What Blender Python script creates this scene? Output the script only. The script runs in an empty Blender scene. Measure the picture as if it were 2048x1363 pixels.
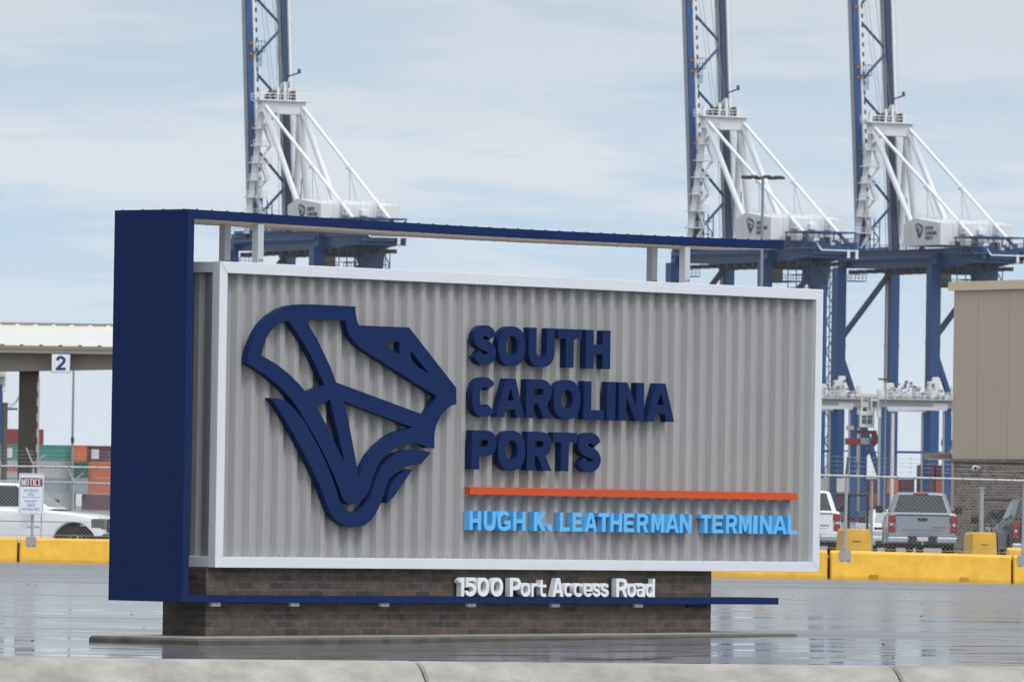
import bpy, math, random
from mathutils import Vector, Matrix
from mathutils.geometry import tessellate_polygon
R = math.radians
C = bpy.context.scene.collection
scene = bpy.context.scene
rng = random.Random(7)

# ---------------------------------------------------------------- camera
cam_d = bpy.data.cameras.new('camera'); cam = bpy.data.objects.new('camera', cam_d); C.objects.link(cam)
scene.camera = cam
cam_d.sensor_width = 36.0; cam_d.lens = 36.0 * 16560 / 2048
cam_d.clip_start = 1.0; cam_d.clip_end = 30000
pitch = math.atan((1018 - 681.5) / 16560); roll = 0.0155
Fv = Vector((0, math.cos(pitch), math.sin(pitch))); U0 = Vector((0, -math.sin(pitch), math.cos(pitch))); R0 = Vector((1, 0, 0))
Rv = R0 * math.cos(roll) + U0 * math.sin(roll); Uv = -R0 * math.sin(roll) + U0 * math.cos(roll)
m = Matrix((Rv, Uv, -Fv)).transposed().to_4x4(); m.translation = Vector((0, 0, 1.21))
cam.matrix_world = m
cam_d.dof.use_dof = True; cam_d.dof.focus_distance = 74.5; cam_d.dof.aperture_fstop = 19.0

# ---------------------------------------------------------------- light
SUN_AZ = 143.0; SUN_EL = 56.0
world = bpy.data.worlds.new('World'); scene.world = world; world.use_nodes = True
nt = world.node_tree; nt.nodes.clear(); N = nt.nodes.new; LK = nt.links.new
out = N('ShaderNodeOutputWorld'); bg = N('ShaderNodeBackground'); bg.inputs['Strength'].default_value = 0.1
LK(bg.outputs[0], out.inputs[0])
sky = N('ShaderNodeTexSky'); sky.sky_type = 'NISHITA'; sky.sun_disc = False
sky.sun_elevation = R(SUN_EL); sky.sun_rotation = R(SUN_AZ); sky.air_density = 1.0; sky.dust_density = 1.0; sky.ozone_density = 1.0
tc = N('ShaderNodeTexCoord'); sep = N('ShaderNodeSeparateXYZ'); LK(tc.outputs['Generated'], sep.inputs[0])
def wmath(op, a, b=None, c=None):
    n = N('ShaderNodeMath'); n.operation = op
    for i, v in enumerate((a, b, c)):
        if v is None: continue
        if isinstance(v, (int, float)): n.inputs[i].default_value = v
        else: LK(v, n.inputs[i])
    return n.outputs[0]
def wramp(f, stops, interp='LINEAR'):
    n = N('ShaderNodeValToRGB'); n.color_ramp.interpolation = interp
    e = n.color_ramp.elements
    while len(e) < len(stops): e.new(0.5)
    for q, (p, c) in zip(e, stops):
        q.position = p; q.color = (c[0], c[1], c[2], 1) if isinstance(c, tuple) else (c, c, c, 1)
    LK(f, n.inputs[0]); return n.outputs[0]
def wmix(f, a, b):
    n = N('ShaderNodeMix'); n.data_type = 'RGBA'
    if isinstance(f, (int, float)): n.inputs[0].default_value = f
    else: LK(f, n.inputs[0])
    for i, v in ((6, a), (7, b)):
        if isinstance(v, tuple): n.inputs[i].default_value = (*v, 1)
        else: LK(v, n.inputs[i])
    return n.outputs[2]
# clouds: layers seen edge-on near the horizon, so they are stretched along it
def cloud(sx, sz, off, detail, rough, dist=0.0):
    cv = N('ShaderNodeCombineXYZ')
    LK(wmath('MULTIPLY_ADD', sep.outputs[0], sx, off), cv.inputs[0]); LK(wmath('MULTIPLY', sep.outputs[1], sx * 0.3), cv.inputs[1])
    LK(wmath('MULTIPLY_ADD', sep.outputs[2], sz, off * 1.7), cv.inputs[2])
    n = N('ShaderNodeTexNoise'); n.inputs['Scale'].default_value = 1; n.inputs['Detail'].default_value = detail
    n.inputs['Roughness'].default_value = rough; n.inputs['Distortion'].default_value = dist
    LK(cv.outputs[0], n.inputs['Vector']); return n.outputs[0]
elev = wmath('MAXIMUM', sep.outputs[2], 0.0)
big = cloud(14, 85, 3.1, 5, 0.52, 0.5); fine = cloud(34, 300, 9.4, 6, 0.6, 0.4)
msk = wramp(wmath('ADD', wmath('MULTIPLY', big, 0.56), wmath('MULTIPLY', fine, 0.44)), [(0.44, 0.0), (0.585, 1.0)], 'EASE')
low = wramp(elev, [(0.0, 0.95), (0.017, 0.78), (0.026, 0.38), (0.036, 0.0)])          # a paler band low down
wob = wmath('ADD', elev, wmath('MULTIPLY', wmath('SUBTRACT', big, 0.5), 0.012))
bandA = wramp(wob, [(0.0375, 0.0), (0.0415, 1.0), (0.046, 0.9), (0.049, 0.0)])
msk = wmath('MINIMUM', wmath('MAXIMUM', wmath('ADD', wmath('MULTIPLY', msk, 0.72), wmath('MULTIPLY', bandA, 0.45)), low), 1.0)
up = wramp(elev, [(0.03, 0.0), (0.22, 1.0)])
bright = wramp(elev, [(0.0, (7.0, 7.6, 8.35)), (0.06, (7.1, 7.6, 8.2)), (0.45, (11.5, 11.9, 12.6)), (1.0, (14.5, 14.8, 15.4))])
clear = wmix(0.12, (4.85, 6.65, 8.45), sky.outputs[0])
gray = wramp(elev, [(0.04, 0.0), (0.062, 1.0)])
clear = wmix(wmath('MULTIPLY', gray, 0.75), clear, (5.7, 6.7, 7.8))
col = wmix(msk, clear, bright)
col = wmix(up, col, wmix(0.85, sky.outputs[0], bright))
# the overcast is brighter round the hidden sun
sdv = (math.sin(R(SUN_AZ)) * math.cos(R(SUN_EL)), math.cos(R(SUN_AZ)) * math.cos(R(SUN_EL)), math.sin(R(SUN_EL)))
dt = N('ShaderNodeVectorMath'); dt.operation = 'DOT_PRODUCT'; LK(tc.outputs['Generated'], dt.inputs[0]); dt.inputs[1].default_value = sdv
lobe = wmath('MULTIPLY_ADD', wmath('POWER', wmath('MAXIMUM', wmath('MULTIPLY_ADD', dt.outputs['Value'], 0.5, 0.5), 0.0), 5.0), 1.35, 0.42)
gain = wmath('ADD', wmath('MULTIPLY', up, lobe), wmath('SUBTRACT', 1.0, up))
sv = N('ShaderNodeVectorMath'); sv.operation = 'SCALE'; LK(col, sv.inputs[0]); LK(gain, sv.inputs['Scale'])
LK(sv.outputs[0], bg.inputs[0])

sun_d = bpy.data.lights.new('sun', 'SUN'); sun = bpy.data.objects.new('sun', sun_d); C.objects.link(sun)
sun_d.energy = 1.2; sun_d.angle = R(14); sun_d.color = (1.0, 0.96, 0.9)
sd = Vector((math.sin(R(SUN_AZ)) * math.cos(R(SUN_EL)), math.cos(R(SUN_AZ)) * math.cos(R(SUN_EL)), math.sin(R(SUN_EL))))
sun.rotation_euler = sd.to_track_quat('Z', 'Y').to_euler(); sun.location = (0, 0, 200)
vs = scene.view_settings; vs.view_transform = 'Standard'; vs.look = 'None'; vs.exposure = 0.1; vs.gamma = 1.0
scene.display_settings.display_device = 'sRGB'

# ---------------------------------------------------------------- materials
MATS = {}
def mat(name, color, rough=0.5, metal=0.0, var=0.0, scale=3.0, spec=0.5, bump=0.0, bscale=40.0, stretch=(1, 1, 1), coat=0.0, alpha=1.0):
    if name in MATS: return MATS[name]
    mm = bpy.data.materials.new(name); mm.use_nodes = True; t = mm.node_tree; b = t.nodes['Principled BSDF']
    b.inputs['Base Color'].default_value = (*color, 1); b.inputs['Roughness'].default_value = rough; b.inputs['Metallic'].default_value = metal
    b.inputs['Specular IOR Level'].default_value = spec; b.inputs['Coat Weight'].default_value = coat
    if var > 0 or bump > 0:
        tcn = t.nodes.new('ShaderNodeTexCoord'); mp = t.nodes.new('ShaderNodeMapping'); mp.inputs['Scale'].default_value = stretch
        t.links.new(tcn.outputs['Object'], mp.inputs['Vector'])
    if var > 0:
        n = t.nodes.new('ShaderNodeTexNoise'); n.inputs['Scale'].default_value = scale; n.inputs['Detail'].default_value = 6; n.inputs['Roughness'].default_value = 0.62
        t.links.new(mp.outputs[0], n.inputs['Vector'])
        r = t.nodes.new('ShaderNodeMapRange'); r.inputs['From Min'].default_value = 0.25; r.inputs['From Max'].default_value = 0.75
        r.inputs['To Min'].default_value = 1 - var; r.inputs['To Max'].default_value = 1 + var
        t.links.new(n.outputs[0], r.inputs['Value'])
        hv = t.nodes.new('ShaderNodeVectorMath'); hv.operation = 'SCALE'; hv.inputs[0].default_value = color
        t.links.new(r.outputs[0], hv.inputs['Scale']); t.links.new(hv.outputs[0], b.inputs['Base Color'])
        rr = t.nodes.new('ShaderNodeMapRange'); rr.inputs['To Min'].default_value = max(0.02, rough - 0.12); rr.inputs['To Max'].default_value = min(1, rough + 0.12)
        t.links.new(n.outputs[0], rr.inputs['Value']); t.links.new(rr.outputs[0], b.inputs['Roughness'])
    if bump > 0:
        n2 = t.nodes.new('ShaderNodeTexNoise'); n2.inputs['Scale'].default_value = bscale; n2.inputs['Detail'].default_value = 5
        t.links.new(mp.outputs[0], n2.inputs['Vector'])
        bp = t.nodes.new('ShaderNodeBump'); bp.inputs['Strength'].default_value = bump; bp.inputs['Distance'].default_value = 0.02
        t.links.new(n2.outputs[0], bp.inputs['Height']); t.links.new(bp.outputs[0], b.inputs['Normal'])
    MATS[name] = mm; return mm
def brick_mat(name, c1, c2, mort, bw, rh, msize=0.01, dark=0.3):
    mm = bpy.data.materials.new(name); mm.use_nodes = True; t = mm.node_tree; b = t.nodes['Principled BSDF']; n = t.nodes.new; l = t.links.new
    tcn = n('ShaderNodeTexCoord'); s = n('ShaderNodeSeparateXYZ'); l(tcn.outputs['Object'], s.inputs[0])
    a = n('ShaderNodeMath'); a.operation = 'ADD'; l(s.outputs[0], a.inputs[0]); l(s.outputs[1], a.inputs[1])
    cv = n('ShaderNodeCombineXYZ'); l(a.outputs[0], cv.inputs[0]); l(s.outputs[2], cv.inputs[1])
    br = n('ShaderNodeTexBrick'); br.offset = 0.5; br.inputs['Scale'].default_value = 1
    br.inputs['Color1'].default_value = (*c1, 1); br.inputs['Color2'].default_value = (*c2, 1); br.inputs['Mortar'].default_value = (*mort, 1)
    br.inputs['Mortar Size'].default_value = msize; br.inputs['Brick Width'].default_value = bw; br.inputs['Row Height'].default_value = rh
    br.inputs['Mortar Smooth'].default_value = 0.15; br.inputs['Bias'].default_value = -0.1
    l(cv.outputs[0], br.inputs['Vector'])
    no = n('ShaderNodeTexNoise'); no.inputs['Scale'].default_value = 9; no.inputs['Detail'].default_value = 8; no.inputs['Roughness'].default_value = 0.7
    l(tcn.outputs['Object'], no.inputs['Vector'])
    mr = n('ShaderNodeMapRange'); mr.inputs['From Min'].default_value = 0.3; mr.inputs['From Max'].default_value = 0.7; mr.inputs['To Min'].default_value = 1 - dark; mr.inputs['To Max'].default_value = 1 + dark
    l(no.outputs[0], mr.inputs['Value'])
    sc = n('ShaderNodeVectorMath'); sc.operation = 'SCALE'; l(br.outputs['Color'], sc.inputs[0]); l(mr.outputs[0], sc.inputs['Scale'])
    l(sc.outputs[0], b.inputs['Base Color']); b.inputs['Roughness'].default_value = 0.75
    iv = n('ShaderNodeMath'); iv.operation = 'SUBTRACT'; iv.inputs[0].default_value = 1; l(br.outputs['Fac'], iv.inputs[1])
    bp = n('ShaderNodeBump'); bp.inputs['Strength'].default_value = 0.7; bp.inputs['Distance'].default_value = 0.008
    l(iv.outputs[0], bp.inputs['Height']); l(bp.outputs[0], b.inputs['Normal'])
    return mm

# ---------------------------------------------------------------- mesh helpers
class MB:
    def __init__(s): s.v = []; s.f = []; s.mi = []
    def add(s, vs, fs, k=0):
        o = len(s.v); s.v += [tuple(p) for p in vs]; s.f += [tuple(i + o for i in f) for f in fs]; s.mi += [k] * len(fs)
    def box(s, x0, y0, z0, x1, y1, z1, k=0):
        x0, x1 = sorted((x0, x1)); y0, y1 = sorted((y0, y1)); z0, z1 = sorted((z0, z1))
        s.add([(x0, y0, z0), (x1, y0, z0), (x1, y1, z0), (x0, y1, z0), (x0, y0, z1), (x1, y0, z1), (x1, y1, z1), (x0, y1, z1)],
              [(0, 3, 2, 1), (4, 5, 6, 7), (0, 1, 5, 4), (1, 2, 6, 5), (2, 3, 7, 6), (3, 0, 4, 7)], k)
        return s
    def frame(s, p, q, up=(0, 0, 1)):
        p = Vector(p); q = Vector(q); d = (q - p).normalized(); u = Vector(up)
        if abs(d.dot(u)) > 0.98: u = Vector((0, 1, 0))
        a = d.cross(u).normalized(); b = a.cross(d).normalized(); return p, q, a, b
    def bar(s, p, q, w, h=None, k=0, up=(0, 0, 1)):
        h = h or w; p, q, a, b = s.frame(p, q, up)
        c = [(-w / 2, -h / 2), (w / 2, -h / 2), (w / 2, h / 2), (-w / 2, h / 2)]
        s.add([p + a * x + b * y for x, y in c] + [q + a * x + b * y for x, y in c],
              [(3, 2, 1, 0), (4, 5, 6, 7), (0, 1, 5, 4), (1, 2, 6, 5), (2, 3, 7, 6), (3, 0, 4, 7)], k); return s
    def tube(s, p, q, r, n=8, r2=None, k=0):
        r2 = r if r2 is None else r2; p, q, a, b = s.frame(p, q)
        ring = [(math.cos(2 * math.pi * i / n), math.sin(2 * math.pi * i / n)) for i in range(n)]
        s.add([p + (a * x + b * y) * r for x, y in ring] + [q + (a * x + b * y) * r2 for x, y in ring],
              [(i, (i + 1) % n, n + (i + 1) % n, n + i) for i in range(n)] + [tuple(range(n - 1, -1, -1)), tuple(range(n, 2 * n))], k); return s
    def path(s, pts, r, n=6, k=0):
        for p, q in zip(pts, pts[1:]): s.tube(p, q, r, n, k=k)
        return s
    def prism(s, loops, d0, d1, fn, k=0):
        """loops of 2-D points (outer, holes...) swept from depth d0 (front) to d1; fn(a, b, d) -> point"""
        flat = [p for lp in loops for p in lp]; nn = len(flat)
        tris = tessellate_polygon([[Vector((p[0], p[1], 0)) for p in lp] for lp in loops])
        vs = [fn(p[0], p[1], d0) for p in flat] + [fn(p[0], p[1], d1) for p in flat]; fs = []
        for t in tris:
            fs.append(tuple(t)); fs.append(tuple(i + nn for i in reversed(t)))
        o = 0
        for lp in loops:
            L = len(lp)
            for i in range(L):
                j = (i + 1) % L; fs.append((o + i, o + j, nn + o + j, nn + o + i))
            o += L
        s.add(vs, fs, k); return s
    def loft(s, rings, k=0, cap=True):
        n = len(rings[0]); vs = [p for r in rings for p in r]; fs = []
        for a in range(len(rings) - 1):
            for i in range(n):
                j = (i + 1) % n; fs.append((a * n + i, a * n + j, (a + 1) * n + j, (a + 1) * n + i))
        if cap: fs += [tuple(range(n - 1, -1, -1)), tuple(range((len(rings) - 1) * n, len(rings) * n))]
        s.add(vs, fs, k); return s
    def build(s, name, m, parent=None, bevel=0.0, seg=2, smooth=False, angle=40):
        me = bpy.data.meshes.new(name); me.from_pydata(s.v, [], s.f)
        for mm in (m if isinstance(m, (list, tuple)) else [m]): me.materials.append(mm)
        if any(s.mi): me.polygons.foreach_set('material_index', s.mi)
        import bmesh
        bm = bmesh.new(); bm.from_mesh(me); bmesh.ops.recalc_face_normals(bm, faces=bm.faces); bm.to_mesh(me); bm.free()
        if smooth: me.shade_smooth(); me.set_sharp_from_angle(angle=R(angle))
        me.update(); o = bpy.data.objects.new(name, me); C.objects.link(o)
        if parent: o.parent = parent
        if bevel:
            b = o.modifiers.new('bevel', 'BEVEL'); b.width = bevel; b.segments = seg; b.limit_method = 'ANGLE'; b.angle_limit = R(35)
        return o
def tag(o, label=None, cat=None, group=None, kind=None):
    for k, v in (('label', label), ('category', cat), ('group', group), ('kind', kind)):
        if v: o[k] = v
    return o
def thing(name, label, cat, loc=(0, 0, 0), rz=0.0, group=None):
    o = bpy.data.objects.new(name, None); C.objects.link(o); o.location = loc; o.rotation_euler = (0, 0, rz); o.empty_display_size = 0.2
    return tag(o, label, cat, group)
def copy_tree(o, parent=None):
    c = o.copy(); C.objects.link(c); c.parent = parent
    for ch in [x for x in bpy.data.objects if x.parent == o]: copy_tree(ch, c)
    return c
XZ = lambda a, b, d: (a, d, b)

# ---------------------------------------------------------------- lettering: hand drawn bold grotesque, one list of outlines per glyph
def arc(cx, cy, a, b, t0, t1, n=28, e=2.35):
    r = []
    for i in range(n + 1):
        t = R(t0 + (t1 - t0) * i / n); c, s = math.cos(t), math.sin(t)
        r.append((cx + a * math.copysign(abs(c) ** (2 / e), c), cy + b * math.copysign(abs(s) ** (2 / e), s)))
    return r
def ring(cx, cy, a, b, s, t, n=36):
    return [arc(cx, cy, a, b, 0, 360, n)[:-1], arc(cx, cy, a - s, b - t, 0, 360, n)[:-1]]
def ribbon(pts, s):
    L, Rr = [], []
    for i, p in enumerate(pts):
        a = Vector(pts[max(0, i - 1)]); b = Vector(pts[min(len(pts) - 1, i + 1)]); d = (b - a).normalized(); n = Vector((-d.y, d.x)) * s / 2
        L.append((p[0] + n.x, p[1] + n.y)); Rr.append((p[0] - n.x, p[1] - n.y))
    return L + Rr[::-1]
def spline(pts, n=6):
    P = [Vector(p) for p in pts]; P = [2 * P[0] - P[1]] + P + [2 * P[-1] - P[-2]]; r = []
    for i in range(1, len(P) - 2):
        for k in range(n):
            t = k / n; a, b, c, d = P[i - 1], P[i], P[i + 1], P[i + 2]
            r.append(tuple(0.5 * ((2 * b) + (c - a) * t + (2 * a - 5 * b + 4 * c - d) * t * t + (3 * b - a - 3 * c + d) * t ** 3)))
    r.append(tuple(P[-2])); return r
def rect(x0, y0, x1, y1): return [[(x0, y0), (x1, y0), (x1, y1), (x0, y1)]]
def bowl(w, y0, y1, s, t, x0=0.0):
    b = (y1 - y0) / 2; cy = (y0 + y1) / 2; a = min(w * 0.62, b * 1.25)
    return ([(x0, y0)] + arc(w - a, cy, a, b, -90, 90, 16) + [(x0, y1)],
            [(x0 + s, y0 + t)] + arc(w - a, cy, a - s, b - t, -90, 90, 16) + [(x0 + s, y1 - t)])
def glyph(ch, w, h, s):
    t = s * 0.84
    if ch in 'O0o': return [ring(w / 2, h / 2, w / 2, h / 2, s, t)]
    if ch in 'Cc':
        return [[arc(w / 2, h / 2, w / 2, h / 2, 38, 322, 40) + arc(w / 2, h / 2, w / 2 - s, h / 2 - t, 318, 42, 40)]]
    if ch == 'G':
        return [[arc(w / 2, h / 2, w / 2, h / 2, 38, 318, 40) + arc(w / 2, h / 2, w / 2 - s, h / 2 - t, 318, 42, 40)],
                rect(w - s, h * .10, w, h * .53), rect(w * .52, h * .53 - t, w - s * .5, h * .53)]
    if ch in 'Ss':
        q = [(.97, .78), (.84, .93), (.55, 1), (.2, .94), (.03, .76), (.14, .6), (.5, .5), (.86, .4), (.98, .23), (.82, .06), (.47, 0), (.17, .06), (0, .2)]
        st = (s + t) / 2
        return [[ribbon(spline([(st / 2 + x * (w - st), st / 2 + y * (h - st)) for x, y in q]), st)]]
    if ch == 'U':
        a = w / 2; b = min(h * .42, a * 1.15)
        return [[[(0, h)] + arc(a, b, a, b, 180, 360, 24) + [(w, h), (w - s, h)] + arc(a, b, a - s, b - t, 360, 180, 24) + [(s, h)]]]
    if ch == 'T': return [[[(w / 2 - s / 2, 0), (w / 2 + s / 2, 0), (w / 2 + s / 2, h - t), (w, h - t), (w, h), (0, h), (0, h - t), (w / 2 - s / 2, h - t)]]]
    if ch == 'H':
        c0 = h / 2 - t / 2; c1 = h / 2 + t / 2
        return [[[(0, 0), (s, 0), (s, c0), (w - s, c0), (w - s, 0), (w, 0), (w, h), (w - s, h), (w - s, c1), (s, c1), (s, h), (0, h)]]]
    if ch == 'I': return [rect(0, 0, w, h)]
    if ch == '.': return [[arc(w / 2, w / 2, w / 2, w / 2, 0, 360, 16, 2.2)[:-1]]]
    if ch == 'L': return [[[(0, 0), (w, 0), (w, t), (s, t), (s, h), (0, h)]]]
    if ch == 'E':
        c0 = h / 2 - t / 2; c1 = h / 2 + t / 2
        return [[[(0, 0), (w, 0), (w, t), (s, t), (s, c0), (w * .9, c0), (w * .9, c1), (s, c1), (s, h - t), (w, h - t), (w, h), (0, h)]]]
    if ch == 'N': return [[[(0, 0), (s, 0), (s, h * .62), (w - s * 1.08, 0), (w, 0), (w, h), (w - s, h), (w - s, h * .38), (s * 1.08, h), (0, h)]]]
    if ch == 'M': return [[[(0, 0), (s, 0), (s, h * .66), (w / 2 - s * .3, h * .12), (w / 2 + s * .3, h * .12), (w - s, h * .66), (w - s, 0), (w, 0), (w, h), (w - s * 1.05, h), (w / 2, h * .42), (s * 1.05, h), (0, h)]]]
    if ch == 'A':
        k = s * 1.04; m = w / 2; tw = s * .62; y0 = h * .2; y1 = y0 + t * .95
        def xl(y): return k + (m - k) * y / (h * .92)
        top = h * .74
        ho = [(xl(y1) + s * .0, y1), (w - xl(y1), y1), (m + s * .03, top), (m - s * .03, top)]
        return [[[(0, 0), (k, 0), (xl(y0), y0), (w - xl(y0), y0), (w - k, 0), (w, 0), (m + tw, h), (m - tw, h)], ho]]
    if ch == 'K': return [[[(0, 0), (s, 0), (s, h * .30), (s * 1.25, h * .38), (w - s * 1.2, 0), (w, 0), (w - s * 1.62, h * .56), (w - s * .05, h), (w - s * 1.15, h), (s, h * .58), (s, h), (0, h)]]]
    if ch == 'V': return [[[(w / 2 - s * .6, 0), (w / 2 + s * .6, 0), (w, h), (w - s, h), (w / 2, h * .25), (s, h), (0, h)]]]
    if ch == 'Y': return [[[(w / 2 - s / 2, 0), (w / 2 + s / 2, 0), (w / 2 + s / 2, h * .42), (w, h), (w - s, h), (w / 2, h * .58), (s, h), (0, h), (w / 2 - s / 2, h * .42)]]]
    if ch == 'P':
        o, i = bowl(w, h * .345, h, s, t * .95); return [[o, i], rect(0, 0, s, h * .345)]
    if ch == 'R':
        o, i = bowl(w * .97, h * .36, h, s, t * .95); return [[o, i], rect(0, 0, s, h * .36), [[(w - s * 1.1, 0), (w, 0), (w * .74, h * .40), (w * .74 - s * 1.02, h * .40)]]]
    if ch == 'D':
        o, i = bowl(w, 0, h, s, t); return [[o, i]]
    if ch == '1': return [[[(w - s, 0), (w, 0), (w, h), (w - s * .75, h), (0, h * .84), (0, h * .70), (w - s, h * .78)]]]
    if ch == '5':
        st = (s + t) / 2; q = [(.1, .62), (.45, .66), (.85, .55), (1, .33), (.85, .1), (.45, 0), (.1, .08), (0, .2)]
        return [[[(w * .08, h * .46), (w * .08 + s * .8, h * .5), (w * .08 + s * .8, h - t), (w * .94, h - t), (w * .94, h), (w * .08, h)]],
                [ribbon(spline([(st / 2 + x * (w - st), st / 2 + y * (h - st)) for x, y in q]), st)]]
    if ch == '2':
        st = (s + t) / 2; q = [(0, .72), (.08, .9), (.3, 1), (.62, .99), (.93, .86), (.96, .67), (.75, .47), (.4, .26), (.1, .04)]
        return [[ribbon(spline([(st / 2 + x * (w - st), st / 2 + y * (h - st)) for x, y in q]), st)], rect(0, 0, w, t)]
    if ch == 'r': return [rect(0, 0, s, h), [ribbon(spline([(s * .5, h * .52), (s * 1.0, h * .84), (w * .78, h - t * .55), (w, h - t * .55)]), t)]]
    if ch == 't': return [[ribbon([(w * .42, h)] + spline([(w * .42, h * .3), (w * .5, t * .7), (w * .78, t * .5), (w, t * .6)]), s)], rect(0, h * .72 - t, w, h * .72)]
    if ch == 'e':
        return [[arc(w / 2, h / 2, w / 2, h / 2, 0, 318, 40) + arc(w / 2, h / 2, w / 2 - s, h / 2 - t, 318, 0, 40)], rect(s * .6, h * .5 - t * .55, w, h * .5 + t * .25)]
    if ch == 'a':
        return [ring(w * .46, h * .31, w * .46, h * .31, s * .95, t * .8), [ribbon(spline([(w * .08, h * .78), (w * .25, h - t * .55), (w * .6, h - t * .5), (w - s * .55, h * .78), (w - s * .5, h * .5), (w - s * .5, 0)]), s)]]
    if ch == 'd':
        x = h * .72; return [ring(w * .48, x / 2, w * .48, x / 2, s, t), rect(w - s, 0, w, h)]
    return [rect(0, 0, w, h)]
def letter_mb(ch, x0, x1, z0, h, s, front, back, mb=None, fn=XZ):
    mb = mb or MB()
    for k, loops in enumerate(glyph(ch, x1 - x0, h, s)):
        mb.prism([[(x0 + p[0], z0 + p[1]) for p in lp] for lp in loops], front - 0.0005 * k, back, fn)
    return mb
WID = dict(S=.66, O=.72, U=.70, T=.66, H=.70, C=.68, A=.76, R=.70, L=.58, I=.24, N=.72, P=.66, G=.70, K=.7, E=.58, M=.86, D=.70, Y=.7, V=.74)
WID['2'] = .64
def text_mb(txt, cx, z0, h, total=None, wt=.2, front=0.0, back=0.01, align='c', mb=None, fn=XZ, tr=.12):
    ws = [(WID.get(c, .66) if c != ' ' else .36) for c in txt]; tot = (sum(ws) + tr * (len(txt) - 1)) * h; k = (total / tot) if total else 1.0
    x = cx - tot * k / 2 if align == 'c' else cx; mb = mb or MB()
    for c, w in zip(txt, ws):
        if c != ' ': letter_mb(c, x, x + w * h * k, z0, h, wt * h * (k if c != 'I' else k), front, back, mb, fn)
        x += (w + tr) * h * k
    return mb
EMB= [[[(0.675, 2.45), (0.682, 2.507), (0.709, 2.6), (0.766, 2.704), (0.845, 2.799), (0.955, 2.879), (1.081, 2.939), (1.185, 2.968), (1.319, 2.985), (1.455, 2.991), (2.045, 2.989), (2.054, 2.925), (2.069, 2.868), (2.098, 2.822), (2.755, 2.821), (3.393, 2.294), (3.396, 2.15), (3.346, 2.138), (3.269, 2.105), (3.208, 2.062), (3.17, 2.009), (3.132, 1.952), (3.115, 1.889), (3.111, 1.846), (3.114, 1.747), (3.028, 1.75), (2.965, 1.774), (2.888, 1.783), (2.795, 1.782), (2.702, 1.77), (2.611, 1.744), (2.519, 1.701), (2.443, 1.652), (2.383, 1.594), (2.339, 1.531), (2.302, 1.457), (2.274, 1.384), (2.237, 1.326), (2.177, 1.271), (2.116, 1.243), (2.056, 1.232), (1.995, 1.24), (1.941, 1.266), (1.906, 1.307), (1.87, 1.379), (1.807, 1.482), (1.729, 1.595), (1.635, 1.718), (1.526, 1.851), (1.418, 1.968), (1.326, 2.069), (1.234, 2.154), (1.135, 2.229), (1.036, 2.289), (0.915, 2.353), (0.795, 2.405)], [(0.849, 2.526), (0.872, 2.604), (0.908, 2.682), (0.966, 2.745), (1.039, 2.794), (1.113, 2.824), (1.188, 2.837), (1.28, 2.757), (1.372, 2.666), (1.465, 2.559), (1.542, 2.457), (1.612, 2.358), (1.664, 2.284), (1.427, 2.212), (1.336, 2.285), (1.214, 2.365), (1.047, 2.452), (0.942, 2.492)], [(1.397, 2.855), (1.919, 2.859), (1.943, 2.787), (1.991, 2.715), (2.068, 2.655), (2.161, 2.605), (3.134, 2.213), (2.99, 2.039), (1.81, 2.311), (1.739, 2.439), (1.645, 2.571), (1.552, 2.693), (1.459, 2.794)], [(2.381, 2.686), (2.63, 2.69), (2.633, 2.577)], [(2.78, 2.617), (3.033, 2.408), (2.872, 2.477), (2.785, 2.536)], [(1.558, 2.095), (1.738, 2.155), (1.941, 1.598), (1.847, 1.721), (1.722, 1.896), (1.613, 2.033)], [(1.905, 2.148), (2.825, 1.928), (2.73, 1.912), (2.607, 1.884), (2.485, 1.834), (2.364, 1.761), (2.259, 1.676), (2.185, 1.581), (2.129, 1.474), (2.06, 1.704), (1.961, 2.035)]], [[(0.972, 2.155), (1.084, 2.152), (1.174, 2.128), (1.25, 2.089), (1.326, 2.033), (1.419, 1.952), (1.511, 1.84), (1.62, 1.707), (1.729, 1.553), (1.8, 1.43), (1.856, 1.316), (1.904, 1.234), (1.966, 1.183), (2.057, 1.161), (2.133, 1.174), (2.208, 1.222), (2.275, 1.306), (2.312, 1.384), (2.356, 1.479), (2.415, 1.563), (2.505, 1.638), (2.612, 1.694), (2.719, 1.723), (2.842, 1.734), (2.951, 1.728), (3.068, 1.709), (2.938, 1.602), (2.83, 1.595), (2.707, 1.573), (2.615, 1.535), (2.54, 1.481), (2.488, 1.407), (2.451, 1.323), (2.422, 1.25), (2.363, 1.166), (2.288, 1.092), (2.197, 1.044), (2.076, 1.03), (1.954, 1.042), (1.831, 1.098), (1.754, 1.17), (1.691, 1.273), (1.628, 1.386), (1.534, 1.52), (1.425, 1.663), (1.302, 1.816), (1.178, 1.958), (1.071, 2.07)]], [[(2.834, 1.556), (2.739, 1.542), (2.662, 1.509), (2.586, 1.456), (2.534, 1.387), (2.505, 1.314), (2.499, 1.251), (2.59, 1.309), (2.695, 1.421)]]]
SOUTH= [('S', 3.613, 3.921), ('O', 3.947, 4.312), ('U', 4.357, 4.712), ('T', 4.76, 5.084), ('H', 5.141, 5.482)]
CAROLINA= [('C', 3.602, 3.932), ('A', 3.929, 4.314), ('R', 4.334, 4.688), ('O', 4.706, 5.078), ('L', 5.121, 5.406), ('I', 5.446, 5.564), ('N', 5.609, 5.963), ('A', 5.998, 6.394)]
PORTS= [('P', 3.607, 3.939), ('O', 3.964, 4.333), ('R', 4.358, 4.694), ('T', 4.711, 5.037), ('S', 5.054, 5.377)]
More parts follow.
